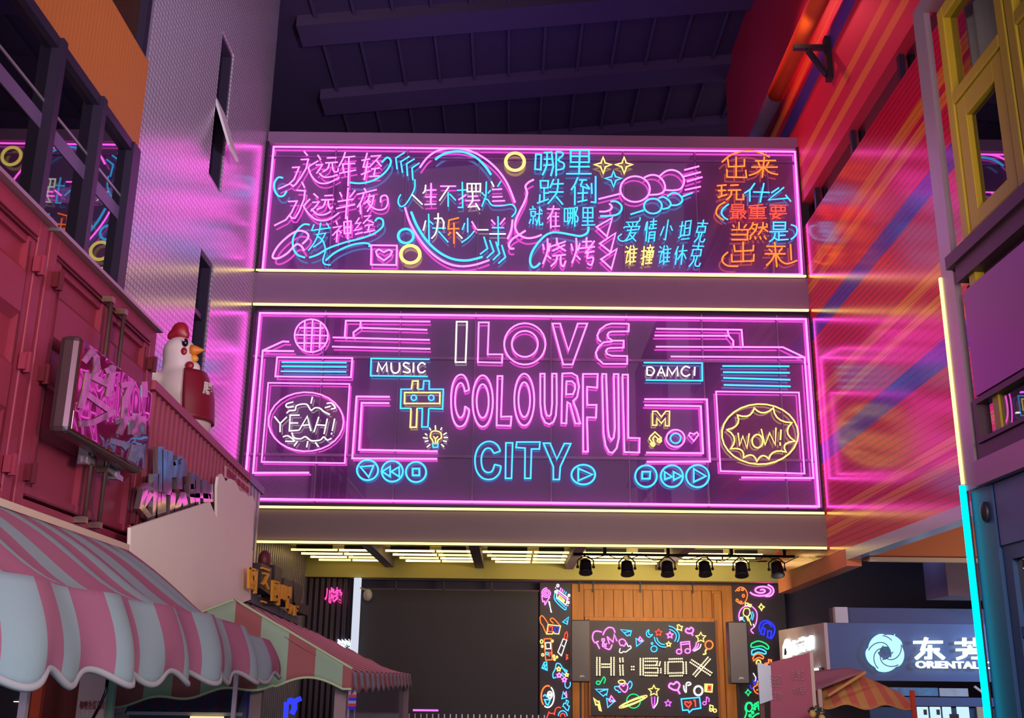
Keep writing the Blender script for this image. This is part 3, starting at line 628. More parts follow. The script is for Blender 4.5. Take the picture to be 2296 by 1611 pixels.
phrase('cyan neon phrase 爱情小坦克 under the cyan skewer', 'G4', YN, [
 ('c', "~350,900 330,950 180,960;205,975 225,1005;260,970 265,1005;320,960 300,1000;150,1030 170,1015 345,1010 330,1050;190,1060 320,1045;~245,1020 230,1090 170,1180 110,1180 85,1140 130,1100;215,1090 300,1085 255,1150 180,1185;230,1110 300,1190"),
 ('c', "430,960 410,1060;440,950 420,1190;475,1010 455,1030;470,955 555,945;470,990 550,985;455,1040 550,1030;515,915 505,1035;465,1080 450,1200;465,1080 530,1075 520,1190;460,1115 525,1110;455,1150 520,1150"),
 ('c', "690,930 655,1170 630,1160;640,1010 595,1120;715,1000 740,1060"),
 ('c', "825,1010 880,1000;860,950 835,1130;810,1150 870,1110;o900,950 965,940 945,1110 880,1120;890,1035 955,1025;845,1165 945,1155"), ('c', strokes(KE, 1040, 970))], .013)
SH = "180,1250 205,1275;165,1320 205,1310 180,1450 220,1420;240,1240 215,1330;230,1290 230,1470;265,1240 280,1270;235,1290 320,1280;235,1335 310,1330;230,1385 305,1380;225,1440 300,1430;280,1290 270,1435"
phrase('neon phrase 谁撞谁休克, two yellow then three cyan characters', 'G4', YN, [
 ('y', SH), ('y', "365,1310 425,1300;400,1250 385,1470 365,1460;360,1400 420,1370;470,1230 475,1255;430,1270 520,1260;455,1275 460,1300;500,1270 490,1295;425,1310 520,1305;o435,1325 510,1320 500,1380 430,1385;435,1352 505,1350;470,1325 460,1450;425,1415 495,1410;410,1455 495,1450"),
 ('c', strokes(SH, 405, 0)), ('c', "810,1250 770,1350;795,1310 775,1470;815,1310 920,1300;870,1230 845,1470;860,1320 800,1410;870,1330 905,1400"), ('c', strokes(KE, 980, 1245, 1.08))], .013)
CHU = "325,170 325,420;225,195 235,290 425,285 425,200;215,325 215,415 450,420 440,330"
phrase('orange neon 出来 under the orange arc', 'G5', YN, [('o', CHU), ('o', "555,220 805,215;510,295 825,295;665,170 640,420;590,235 610,280;720,235 690,280;~640,300 580,360 480,395;~665,300 730,360 830,385")], .016)
N1('orange neon arc over the upper 出来', 'G5', [('o', "~155,235 260,150 400,105 540,105 650,135 730,175")], .017, 'neon_arc')
phrase('neon characters 玩什么, one orange then two cyan', 'G5', YN, [
 ('o', "95,520 210,510;105,580 205,575;150,515 150,650;105,660 215,625;255,515 355,510;225,575 385,570;~270,575 260,640 205,690;330,575 330,685 415,685 410,620"),
 ('c', "550,490 500,560 425,610;490,580 490,710;530,595 730,600;660,490 615,720"), ('c', "840,545 750,605;900,540 715,690 940,670;920,630 985,710")], .016)
N1('orange neon bracket before 最重要', 'G5', [('o', "~190,715 110,770 85,840 110,890 180,935")], .016, 'neon_bracket')
N1('cyan neon bracket inside the orange bracket before 最', 'G5', [('c', "~235,740 165,800 150,850 180,900 230,930")], .016, 'neon_bracket')
phrase('red neon characters 最重要 after the orange and cyan brackets', 'G5', YN, [
 ('r', "o275,750 415,750 415,805 275,805;275,778 415,778;250,830 445,825;285,830 285,905;345,830 345,920;285,855 345,855;285,880 345,880;250,915 350,900;365,850 440,845 375,915;375,860 445,915"),
 ('r', "480,765 650,745;470,785 690,780;o505,800 660,800 660,855 505,855;505,828 660,828;580,750 580,905;490,880 675,880;475,910 690,910"),
 ('r', "730,755 930,755;o750,780 915,780 915,825 750,825;800,755 800,825;865,755 865,825;725,860 935,855;810,830 770,890 860,915;870,860 760,920")], .013)
phrase('neon characters 当然是, two orange and a cyan 是', 'G5', YN, [
 ('o', "360,960 360,1040;285,990 305,1020;450,985 420,1025;275,1050 465,1050 460,1170 270,1170;270,1110 455,1110"),
 ('o', "~530,960 510,1020 480,1050;525,990 580,985 560,1060 490,1130;520,1030 560,1060;590,1025 705,1015;~650,960 640,1040 590,1110;655,1030 710,1075;690,975 700,1000;505,1140 490,1165;550,1130 560,1165;610,1130 625,1165;660,1125 690,1165"),
 ('c', "o775,960 920,960 915,1045 775,1045;775,1000 915,1000;725,1075 950,1070;840,1080 840,1165;840,1120 920,1115;~795,1090 780,1150 725,1195;770,1140 830,1175 955,1165")], .015)
N1('cyan neon bracket after 是', 'G5', [('c', "~985,990 1040,1010 1060,1060 1040,1120 985,1165")], .016, 'neon_bracket')
phrase('orange neon 出来! at the bottom border, with curved tails', 'G5', YN, [
 ('o', "410,1195 410,1440;300,1235 310,1310 530,1300 535,1235;270,1345 275,1435 535,1425 540,1345"),
 ('o', "690,1250 920,1250;670,1340 920,1340;790,1200 815,1500;720,1280 760,1320;880,1270 840,1320;~790,1345 750,1420 690,1480;~815,1345 860,1420 940,1460 1060,1420"), ('o', "980,1225 990,1415", 'exclamation_mark')], .016)
N1('orange neon curl hugging the lower 出', 'G5', [('o', "~225,1320 165,1380 165,1440 230,1485 350,1490")], .016, 'neon_flourish')
# ---------------------------------------------------------------- lower window: boombox and lettering
N1('pink neon outline of the boombox corner, beside the YEAH speaker', 'C', [('p', "395,318 345,315 180,390 100,1395 560,1393;180,392 435,395")], .017, 'neon_outline')
N1('pink neon disco ball with a grid', 'C', [('p', "@578,268,137,135", 'rim'), ('p', "525,150 520,390;590,135 575,400;655,155 645,370;480,203 680,205;442,260 718,268;465,328 695,330", 'lattice')], .014, 'neon_disco_ball')
N1('pink neon cassette lines between the disco ball and the letter I', 'C', [('p', "852,290 862,145 1555,152;985,145 980,200 925,240 925,275;980,203 1530,220;755,282 1550,303;750,358 1555,376")], .016, 'neon_lines')
N1('pink neon box holding three cyan lines, over the YEAH speaker', 'C', [('p', "o298,445 915,452 903,610 283,603", 'frame'), ('c', "335,485 868,490;335,520 868,525;328,560 865,565", 'lines')], .015, 'neon_vent')
neon('neon_word_box', 'white neon word MUSIC in an open cyan box', 'C', YN, [('c', "1550,462 1070,455 1065,597 1535,603", 'box_outline'),
 ('w', "1120,565 1130,490 1158,550 1195,490 1200,565;~1235,490 1235,545 1255,572 1282,572 1302,545 1302,490;~1385,500 1350,490 1335,510 1360,530 1388,550 1375,572 1330,562;1418,490 1415,570;~1515,505 1485,490 1455,520 1460,560 1490,572 1515,555", 'lettering')], .015, 'neon sign')
N1('pink neon speaker with YEAH! in a white comic cloud', 'C', [('p', "o225,655 893,665 853,1315 170,1305", 'box_outline'), ('p', "@535,975,308,243", 'cone_ring'),
 ('w', "275,932 322,990 378,935;322,990 322,1060;482,920 405,922 398,1050 475,1045;402,985 470,985;478,1045 545,930 575,1050;500,1005 565,1000;640,935 600,1060;710,950 683,1075;620,1000 700,1005;770,950 750,1050;747,1065 743,1080", 'lettering'),
 ('w', "~430,812 375,830 380,855 435,850;~375,905 400,885 445,880 455,845 500,830 545,835 575,880 610,860 650,865 680,890 730,915;588,770 575,825;~705,825 745,822 775,860 740,870;690,860 735,848;~345,1100 385,1090 430,1120 435,1135 365,1135;~420,1065 435,1105 490,1115 530,1098 580,1130 650,1125 680,1100 710,1125 745,1110;465,1135 437,1175;550,1135 540,1185;612,1145 637,1180", 'cloud_lines')], .013, 'neon_speaker')
N1('pink double neon bracket beside the YEAH speaker', 'C', [('p', "1222,770 950,768 915,1275 1612,1280;1218,822 992,820 970,1205 1615,1218")], .017, 'neon_bracket')
N1('cyan and yellow neon robot face on two legs under MUSIC', 'C', [
 ('c', "1400,708 1315,708 1310,865 1395,865;1450,708 1495,708 1502,640 1547,640 1545,708 1662,708 1655,870 1545,865;1445,865 1490,865 1485,1018 1535,1018 1543,865", 'body_outline'),
 ('y', "o1345,735 1635,735 1632,825 1342,825", 'visor'), ('y', "1400,705 1410,640 1455,640 1450,705;1397,865 1390,1020 1440,1020 1446,865", 'leg'), ('c', "@1420,778,22,22;@1563,778,22,22", 'eye')], .014, 'neon_robot')
N1('neon light bulb in yellow with white rays and a cyan cap', 'C', [('y', "~1580,1150 1570,1120 1555,1100 1565,1060 1600,1050 1640,1065 1645,1105 1620,1125 1612,1150;1580,1095 1598,1115 1618,1095;1598,1115 1597,1150", 'bulb_outline'),
 ('c', "o1572,1155 1620,1155 1615,1185 1578,1185", 'screw_cap'), ('w', "1597,1005 1597,1040;1548,1025 1560,1045;1512,1072 1530,1085;1495,1105 1535,1112;1510,1140 1540,1130;1527,1185 1555,1160;1650,1022 1640,1042;1690,1065 1662,1082;1700,1105 1665,1105;1690,1140 1660,1130;1668,1180 1645,1160", 'rays')], .012, 'neon_bulb')
BT = (('C', "@1040,1372,87,83", "o980,1345 1090,1335 1050,1430", 'downward triangle, first on the YEAH side'), ('C', "@1243,1382,87,85", "o1160,1385 1225,1342 1225,1425;o1235,1385 1300,1345 1300,1425", 'rewind triangles'),
      ('C', "@1438,1388,83,83", "o1410,1360 1465,1360 1465,1415 1410,1415", 'stop square beside the rewind button'), ('D', "@1258,1438,102,85", "o1215,1385 1335,1437 1215,1490", 'play triangle just after CITY'),
      ('E', "@170,1325,85,85", "o140,1290 203,1290 200,1345 140,1345", 'stop square under the letter M'), ('E', "@373,1325,87,85", "o315,1290 375,1330 318,1350;o385,1290 450,1325 388,1355", 'fast forward triangles'), ('E', "@575,1325,90,87", "o545,1268 640,1325 545,1370", 'play triangle, nearest to WOW'))
for f, a, b, w_ in BT: N1(f'round cyan neon button: {w_}', f, [('c', a, 'ring'), ('c', b, 'symbol')], .017, 'neon_button')
L_ = lambda lab, st, col='p': N1(lab, 'D', [(col, st)], .015, 'neon_letter')
L_('white outlined neon letter I before LOVE', "o168,122 258,122 245,470 158,470", 'w')
L_('pink outlined neon letter L starting LOVE', "o358,128 445,128 435,403 562,403 558,475 350,470")
L_('pink neon letter O of LOVE made of two round rings', "@755,313,178,178;@755,313,112,112")
L_('pink outlined neon letter V of LOVE', "o992,138 1058,138 1130,370 1210,138 1292,138 1165,490 1085,490")
L_('pink outlined rounded neon letter E ending LOVE', "1650,140 1500,138 1455,150 1400,190 1378,240 1388,275 1410,295;1510,290 1430,300 1385,345 1365,390 1380,440 1430,485 1635,485 1635,418 1500,415 1462,400 1452,375 1465,355 1490,348 1605,345 1605,285 1510,285 1475,262 1465,235 1478,215 1500,207 1648,205 1650,140")
L_('tall pink outlined neon letter C starting COLOURFUL', "~275,708 262,640 235,590 200,578 160,605 130,680 120,800 130,930 160,1005 200,1025 240,1000 268,930 277,878;277,878 240,850;~240,850 232,910 205,948 180,930 160,870 155,790 165,700 190,655 215,655 232,690 238,725;238,725 275,708")
L_('tall pink neon letter O, second letter of COLOURFUL', "@392,805,88,222;@392,805,52,145")
L_('tall pink outlined neon letter L, third letter of COLOURFUL', "o520,590 562,590 550,940 640,938 632,1018 512,1015")
L_('tall pink neon letter O between L and U of COLOURFUL', "@750,793,86,224;@750,793,50,150")
L_('tall pink outlined neon letter U before the R of COLOURFUL', "o888,570 888,830 900,930 930,990 965,1005 1000,985 1022,930 1030,820 1028,570 990,570 990,830 980,920 965,935 945,930 930,880 925,820 925,570")
L_('tall pink outlined neon letter R of COLOURFUL', "o1078,568 1160,565 1205,590 1222,680 1205,770 1170,805 1200,880 1232,998 1190,998 1145,830 1120,815 1112,998 1070,995;o1113,635 1160,635 1185,660 1188,700 1170,745 1110,748")
L_('extra tall pink outlined neon letter F of COLOURFUL', "o1255,572 1382,572 1378,690 1290,682 1292,838 1372,838 1368,948 1290,945 1298,1240 1258,1240")
L_('extra tall pink outlined neon letter U after the F of COLOURFUL', "o1420,572 1432,1080 1450,1190 1480,1245 1510,1250 1545,1210 1565,1120 1560,573 1520,573 1530,1040 1520,1120 1500,1140 1480,1110 1470,1040 1455,573")
L_('extra tall pink outlined neon letter L ending COLOURFUL', "o1595,578 1642,578 1645,1122 1742,1125 1740,1248 1612,1245")
L_('cyan outlined neon letter C starting CITY', "~545,1235 520,1185 470,1155 410,1160 355,1205 327,1290 335,1390 375,1455 430,1480 490,1470 535,1425 550,1365;550,1365 495,1350;~495,1350 475,1405 435,1420 395,1390 380,1320 390,1255 420,1215 460,1215 490,1255;490,1255 545,1235", 'c')
L_('cyan outlined neon letter I of CITY', "o592,1165 650,1165 640,1470 588,1470", 'c')
L_('cyan outlined neon letter T of CITY', "o685,1158 885,1158 880,1218 812,1218 805,1470 755,1470 757,1210 680,1205", 'c')
L_('cyan outlined neon letter Y ending CITY', "o915,1168 972,1168 1030,1305 1095,1170 1150,1172 1060,1370 1052,1480 1000,1480 1000,1370", 'c')
N1('pink neon cassette lines joined to the boombox outline on the WOW side', 'E', [('p', "250,167 920,175 930,300;810,178 820,222 855,262 855,300;237,220 818,222;247,308 1245,312 1415,392;365,385 1415,392 1485,1340 920,1335")], .016, 'neon_outline')
neon('neon_word_box', 'white neon word DAMCI in an open cyan box', 'E', YN, [('c', "152,433 610,437 612,575 168,570", 'box_outline'),
 ('w', "178,468 178,530;~178,468 215,470 235,498 215,530 178,530;260,535 290,465 318,540;270,512 308,512;335,540 342,468 375,525 415,468 420,540;~515,475 480,463 450,490 455,525 485,540 515,525;553,468 550,535", 'lettering')], .015, 'neon sign')
N1('four stacked cyan neon lines over the WOW speaker', 'E', [('c', "770,460 1295,462;775,508 1298,513;777,553 1302,568;780,608 1305,620")], .017, 'neon_vent')
tips = [(805,960),(888,845),(1020,790),(1170,790),(1315,905),(1340,1050),(1270,1135),(1135,1190),(1040,1210),(935,1180),(835,1110)]
bp_ = []
for a, b in zip(tips, tips[1:] + tips[:1]):
    mx_, my_ = (a[0]+b[0])/2, (a[1]+b[1])/2; cx_, cy_ = mx_ + (1065-mx_)*.36, my_ + (1000-my_)*.36
    bp_ += [((1-t)**2*a[0] + 2*t*(1-t)*cx_ + t*t*b[0], (1-t)**2*a[1] + 2*t*(1-t)*cy_ + t*t*b[1]) for t in (0, .2, .4, .6, .8)]
N1('neon speaker with yellow WOW! in a burst inside a pink box', 'E', [('p', "o720,660 1370,668 1415,1305 755,1285", 'box_outline'), ('y', "@1065,995,300,237", 'cone_ring'), ('y', [(bp_, True)], 'burst'),
 ('y', "893,985 905,1085 930,1010 963,1105 980,990;@1045,1050,42,52;1075,955 1105,1080 1140,985 1185,1080 1190,945;1230,960 1225,1040;1222,1060 1225,1085", 'lettering')], .014, 'neon_speaker')
N1('pink double neon bracket under DAMCI', 'E', [('p', "158,720 648,722 672,1210 175,1212;158,768 600,775 618,1145 172,1140")], .017, 'neon_bracket')
N1('small yellow outlined neon letter M under DAMCI', 'E', [('y', "o222,815 255,815 290,860 325,815 355,815 352,930 322,930 322,870 290,910 255,870 255,925 222,925")], .012, 'neon_letter')
N1('small yellow neon music note below the letter M', 'E', [('y', "o205,1010 240,978 290,1025 278,1045 240,1010 222,1028 235,1065 215,1085 205,1070 215,1060 195,1030;@275,1045,16,14;@225,1075,14,14")], .012, 'neon_note')
N1('pink neon ring with a cyan ring inside, under DAMCI', 'E', [('p', "@402,1028,72,68", 'outer_ring'), ('c', "@402,1028,40,38", 'inner_ring')], .014, 'neon_ring')
N1('small pink neon heart beside the pink and cyan rings', 'E', [('p', "o545,1050 505,1005 515,985 545,995 570,980 583,1000")], .012, 'neon_heart')
# ================================================================ LEFT SIDE: containers, signs, hen, awnings
def container(y0, y1, label, seen_locks):
    r = thing('shipping_container', label, 'container', (-4.2, (y0+y1)/2, 2.67))
    mb = MB(); xf = -3.5
    mb.box(-4.85, -3.62, y0+.02, y1-.02, 2.69, 4.8)
    for a, b in ((y0, y0+.14), (y1-.14, y1)): mb.box(-3.7, xf, a, b, 2.67, 4.82)
    mb.box(-3.7, xf, y0+.14, y1-.14, 2.67, 2.8).box(-3.7, xf, y0+.14, y1-.14, 4.68, 4.82)
    mb.build('body', PINKMETAL, r, bevel=.01)
    ym = (y0 + y1) / 2
    for a, b in ((y0+.16, ym-.012), (ym+.012, y1-.16)):
        mb = MB(); prof = [(2.82, 0), (2.9, 0), (2.905, .03), (3.3, .03), (3.36, -.035), (3.66, -.035), (3.73, .03), (4.0, .03), (4.06, -.035), (4.36, -.035), (4.43, .03), (4.585, .03), (4.59, 0), (4.67, 0)]
        q0, q1 = a + .1, b - .1
        for (z0, d0), (z1, d1) in zip(prof, prof[1:]): mb.face([(xf-.035-d0, q0, z0), (xf-.035-d0, q1, z0), (xf-.035-d1, q1, z1), (xf-.035-d1, q0, z1)])
        for c, d in ((a, q0), (q1, b)): mb.box(-3.6, xf-.012, c, d, 2.82, 4.67)
        mb.box(-3.6, xf-.03, q0, q1, 2.82, 2.9).box(-3.6, xf-.03, q0, q1, 4.59, 4.67)
        dr = mb.build('door', PINKMETAL, r, recalc=False)
        mb = MB()
        for z in (2.83, 4.65): mb.box(-3.52, -3.5, a, b, z-.008, z+.008)
        mb.box(-3.512, -3.5, a+.085, a+.1, 2.9, 4.6).box(-3.512, -3.5, b-.1, b-.085, 2.9, 4.6); mb.build('gasket', DEEPRED, dr)
    for y in (y0+.13, y1-.13):
        for z in (2.98, 3.72, 4.46): MB().box(-3.5, -3.45, y-.05, y+.05, z-.06, z+.06).box(-3.47, -3.43, y-.02, y+.02, z-.075, z+.075).build('hinge', DEEPRED if seen_locks else PINKMETAL, r)
    for y in (ym-.15, ym+.17):
        mb = MB(); mb.tube([(-3.43, y, 2.76), (-3.43, y, 4.7)], .019, n=8)
        lb = mb.build('lock_bar', STEEL, r); mb = MB()
        for z in (2.78, 3.25, 3.95, 4.66): bx('keeper', STEEL, (-3.5, -3.41, y-.035, y+.035, z-.025, z+.025), lb)
        s = -1 if y < ym else 1
        mb.obar((-3.41, y, 3.26), (-3.39, y + s*.3, 3.22), .02, .045).box(-3.46, -3.38, y + s*.18 - .03, y + s*.18 + .03, 3.2, 3.44); mb.build('handle', GALV, lb)
    bx('top_rail', GALV, (-3.62, -3.44, y0, y1, 4.82, 4.85), r)
    return r
container(5.0, 7.47, 'pink shipping container nearer the viewer, cut off by the picture edge', False)
container(7.53, 10.05, 'pink shipping container with two steel lock bars, carrying the red sign box', True)
# red glossy sign box on the container
def X3(o, s, x): return lambda px, py: PX(o[0] + px / s, o[1] + py / s, x)
r = thing('sign_box', 'deep red glossy sign box with grey raised characters on the pink container doors', 'sign', (-3.33, 8.44, 3.25))
mb = MB(); mb.box(-3.375, -3.21, 7.6, 9.28, 3.27, 4.02); mb.build('housing', mat('grey_sign_return', (96, 76, 84), 0.3, 0.6), r, bevel=.05)
bx('face', SIGNFACE, (-3.215, -3.2, 7.63, 9.25, 3.3, 3.99), r, bevel=.01)
q = X3((100, 680), 3.098, -3.2); mb = MB()
for n_, t in enumerate(("275,400 320,340 355,380 360,450 340,520 420,560", "300,500 280,600 250,720", "300,640 380,700 470,760 330,830 250,840", "430,470 470,450 440,640", "540,570 600,560 570,640", "560,660 550,790", "500,820 560,800 520,900", "600,800 600,900", "640,780 640,920", "680,800 680,900", "470,960 540,980 560,1000", "620,1000 600,1080 620,1090", "660,1000 655,1060", "690,560 690,640")):
    if n_ in (4, 7, 10): mb.build('raised_character', SIGNGREY, r); mb = MB()
    P = [tuple(float(v) for v in w.split(',')) for w in t.split()]
    ribbon(mb, [(P, False)], lambda x, y, d: q(x, y) + Vector((d, 0, 0)), 40, .008)
mb.build('raised_character', SIGNGREY, r)
# mirror steel characters below
q2 = X3((100, 680), 3.098, -3.42)
r = thing('sign_characters', 'mirror steel sign characters under the railing, behind the white board edge', 'sign', PX(390, 1160, -3.42))
for t in (["650,1290 690,1270", "665,1300 640,1420 690,1480", "655,1400 700,1330"], ["770,1010 770,1300", "800,1030 800,1310", "740,1200 730,1500", "760,1330 750,1500", "790,1330 790,1480"], ["840,1040 830,1320", "870,1110 930,1100 940,1190", "870,1110 870,1200", "905,1070 905,1280", "860,1330 850,1460", "880,1440 930,1330 950,1420"], ["1000,1190 1000,1280", "1030,1210 1030,1400", "1080,1240 1090,1370", "1120,1270 1125,1370", "985,1330 1130,1345", "985,1270 1000,1400"]):
    mb = MB()
    for s_ in t: ribbon(mb, [([tuple(float(v) for v in w.split(',')) for w in s_.split()], False)], lambda x, y, d: q2(x, y) + Vector((d, 0, 0)), 36, .05)
    mb.build('character', CHROME, r)
# railing beyond the container
r = thing('balcony_railing', 'pink slatted railing running from the container, the hen statue behind it', 'railing', (-3.55, 12.1, 2.7))
zt = lambda y: 4.33 - (y - 10.1) * 0.045
mb = MB(); mb.hexa([(-3.62, 10.1, 2.7), (-3.56, 10.1, 2.7), (-3.56, 14.15, 2.7), (-3.62, 14.15, 2.7)], [(-3.62, 10.1, zt(10.1)-.08), (-3.56, 10.1, zt(10.1)-.08), (-3.56, 14.15, zt(14.15)-.08), (-3.62, 14.15, zt(14.15)-.08)]); mb.build('backing_sheet', DEEPRED, r)
MB().obar((-3.53, 10.08, zt(10.08)-.03), (-3.53, 14.19, zt(14.19)-.03), .12, .09).build('cap_rail', PINKRIB, r)
y = 10.2
while y < 14.15: bx('slat', PINKRIB, (-3.56, -3.5, y-.025, y+.025, 2.7, zt(y)-.07), r); y += .155
r = thing('corrugated_screen', 'grey corrugated screen ending the pink railing, before the bridge', 'screen', (-3.55, 14.6, 2.0))
mb = MB()
for i in range(4): y = 14.22 + i * .2; mb.box(-3.6, -3.5, y, y+.09, 2.0, zt(y)-.05).box(-3.6, -3.57, y+.09, y+.2, 2.0, zt(y)-.05)
mb.build('sheet', GALV, r); MB().obar((-3.54, 14.2, zt(14.2)-.02), (-3.54, 15.04, zt(15.04)-.02), .12, .1).build('cap', mat('mauve_cap', (150, 110, 160), .4, .3), r)
# white cut-out boards along the front
def board(label, px, x, th=.03):
    mb = MB(); P = [PX(a, b, x) for a, b in px]; mb.prism(P, (th, 0, 0)); return mb.build('white_board', WHITEBOARD, label=label, cat='board')
board('large plain white board beside the awning, under the steel characters', [(286, 1184), (465, 1126), (478, 1158), (510, 1195), (562, 1236), (557, 1345), (500, 1368), (440, 1372), (282, 1310), (284, 1250)], -3.32)
o = board('white board with jagged cloud-like top edge, next to the grey corrugated screen', [(481, 1092), (484, 1070), (492, 1063), (502, 1083), (512, 1074), (522, 1080), (532, 1100), (545, 1106), (552, 1114), (562, 1112), (566, 1127), (559, 1250), (556, 1340), (470, 1340), (481, 1160)], -3.37)
# tenant phone strip
mb = MB(); mb.prism([PX(*p, -3.498) for p in ((503, 1045), (558, 1092), (558, 1118), (503, 1072))], (.02, 0, 0))
o = mb.build('phone_strip', mat('pale_pink_strip', (216, 160, 180), .5), label='pale pink strip with red phone number over the jagged white board', cat='sign')
mb = MB(); a_, b_ = PX(508, 1066, -3.476), PX(556, 1107, -3.476); tv = (b_ - a_)
text_into(mb, '招商热线: 400-1522-151', lambda x, y, d: a_ + tv * x + Vector((d, 0, y)), .11, 1.0, .004); mb.build('lettering', RED_GLOSS, o)
# ---------------------------------------------------------------- hen statue
hx = -4.02
hp = lambda px, py, dx=0: PX(px, py, hx + dx)
k_ = (hp(400, 800) - hp(400, 900)).length / 100          # metres per pixel at the hen
r = thing('hen_statue', 'white hen statue in a red bib standing behind the pink railing', 'statue', (hx, hp(400, 950).y, 4.0))
def blob(parts, name, mt, vox=.03):
    mb = MB()
    for c, rad, sc, rot in parts: mb.ball(c, rad, sc, 20, rot)
    o = mb.build(name, mt, r); rm = o.modifiers.new('r', 'REMESH'); rm.mode = 'VOXEL'; rm.voxel_size = vox; rm.use_smooth_shade = True
    sm = o.modifiers.new('s', 'SMOOTH'); sm.factor = .6; sm.iterations = 6
    return o
hy = 12.5; hx = PY(405, 880, hy).x
def at(px, py, dx=0, dy=0): v = PY(px, py, hy); return Vector((v.x + dx, v.y + dy, v.z))
rx = Matrix.Rotation(math.radians(-12), 3, 'Y')
# the hen looks out over the street: its front is +x and a little towards the viewer
body = [(at(402, 793), .2, (1, 1, 1.05), None), (at(403, 815), .205, (1, 1, .9), None), (at(400, 842), .2, (1.1, 1, .9), None), (at(404, 878), .29, (1, 1, 1.1), None), (at(412, 915), .29, (1, 1, 1.1), None), (at(420, 955), .28, (1, 1, 1), None),
        (at(362, 862, 0, -.16), .09, (1.2, 1, .8), None), (at(352, 842, 0, -.2), .07, (.9, 1, 1.3), None), (at(347, 822, 0, -.22), .045, (.8, 1, 1.4), None)]
blob(body, 'body', WHITE_FEATHER)
blob([(at(388, 752), .07, (1, .7, 1.0), None), (at(404, 743), .11, (1, .7, 1.1), None), (at(414, 752), .07, (1, .7, .9), None), (at(382, 757), .05, (1, .7, .7), None)], 'comb', RED_GLOSS, .02)
e_ = at(424, 778, 0, -.165); mb = MB(); mb.ball(e_, .05, (.75, .7, 1.05), 14); ey = mb.build('eye', BLACK_GLOSS, r)
mb = MB(); mb.ball(e_ + Vector((-.012, -.035, .02)), .013, (1, 1, 1), 10); mb.build('glint', WHITE_FEATHER, ey)
mb = MB(); mb.ball(at(421, 797, 0, -.165), .05, (.8, .5, 1), 14); mb.build('cheek', RED_GLOSS, r)
b0 = at(434, 790, 0, -.06); mb = MB(); mb.lathe(b0, [(.075, 0), (.06, .05), (.03, .11), (.004, .16)], (1, -.15, .0), 12); mb.build('beak', ORANGE_GLOSS, r)
mb = MB(); mb.ball(at(437, 808, 0, -.06), .055, (1.1, .8, .9), 14); mb.build('lower_beak', mat('beak_yellow', (224, 160, 60), .4), r)
mb = MB(); mb.ball(at(441, 833, 0, -.1), .085, (.8, .8, 1), 14); mb.build('chin', WHITE_FEATHER, r)
mb = MB(); mb.ball(at(434, 829, 0, -.17), .06, (.9, .6, .9), 14); mb.build('wattle', RED_GLOSS, r)
# bib: a shell hugging the breast, towards the street
cb = at(410, 895); mb = MB()
def bibf(u, v):
    a = math.radians(-82 + 125 * u); z = .32 - .62 * v; w_ = .66 + .36 * math.sin(min(1, v * 1.5 + .12) * PI / 2)
    R_ = .315 * w_; return Vector((cb.x + .02 + .045 * v + R_ * math.cos(a), cb.y + R_ * math.sin(a), cb.z + z))
mb.grid(bibf, 18, 12); bib = mb.build('bib', mat('dark_red_bib', (132, 24, 48), .45), r, solid=.02)
def bibt(x, y, d):
    a = math.radians(-42) + x * 2.6; R_ = .333 + d
    return Vector((cb.x + .045 + R_ * math.cos(a), cb.y + R_ * math.sin(a), cb.z + .03 + y))
mb = MB(); text_into(mb, '胖', bibt, .16, None, .006, .004); mb.build('lettering', WHITE_FEATHER, bib)
# ---------------------------------------------------------------- big pink and white awning
r = thing('awning', 'big pink and white striped awning with scalloped grey hem below the containers', 'awning', (-2.9, 7.2, 1.5))
Y0, NS = 4.13, 21
def aw(u, v):
    yr = 3.9 + u * (9.15 - 3.9); ye = Y0 + u * (NS * .335); xe = -2.44 + .05 * math.sin(u * 40)
    wob = .02 * math.sin(u * 23 + 1) + .015 * math.sin(u * 61)
    if v <= .5:
        t = v / .5; s_ = math.sin(t * PI)
        return Vector((-3.25 + (xe + 3.25) * t, yr + (ye - yr) * t, 2.61 + (2.06 - .14 * max(0, u - .75) / .25 - 2.61) * t - .10 * s_ + wob * s_ + .05 * math.sin(t * PI * 2)))
    t = (v - .5) / .5; ph = 2 * PI * (ye - 5.3) / .67
    ze = 2.06 - .14 * max(0, u - .75) / .25
    return Vector((xe + .12 * math.sin(t * PI * .6) + .035 * t * math.cos(ph), ye, ze - t * (ze - 1.575) - .045 * t * math.cos(ph) * t))
mb = MB(); mb.grid(aw, NS * 6, 24, lambda i, j: (i // 6) % 2); cl = mb.build('canopy', [FAB_PINK, FAB_WHITE], r, recalc=False, solid=.006)
mb = MB(); mb.tube([aw(i / 252, 1.0) for i in range(253)], .022); mb.build('hem', FAB_HEM, r)
MB().obar((-3.26, 3.9, 2.645), (-3.26, 9.2, 2.625), .05, .05).build('mounting_bar', CREAM, r)
for y in (6.0, 10.6): MB().box(-2.6, -2.56, y-.02, y+.02, 0, 1.75).build('post', GALV, r)
MB().tube([(-2.55, Y0, 1.72), (-2.55, 10.9, 1.70)], .018).build('front_bar', GALV, r)
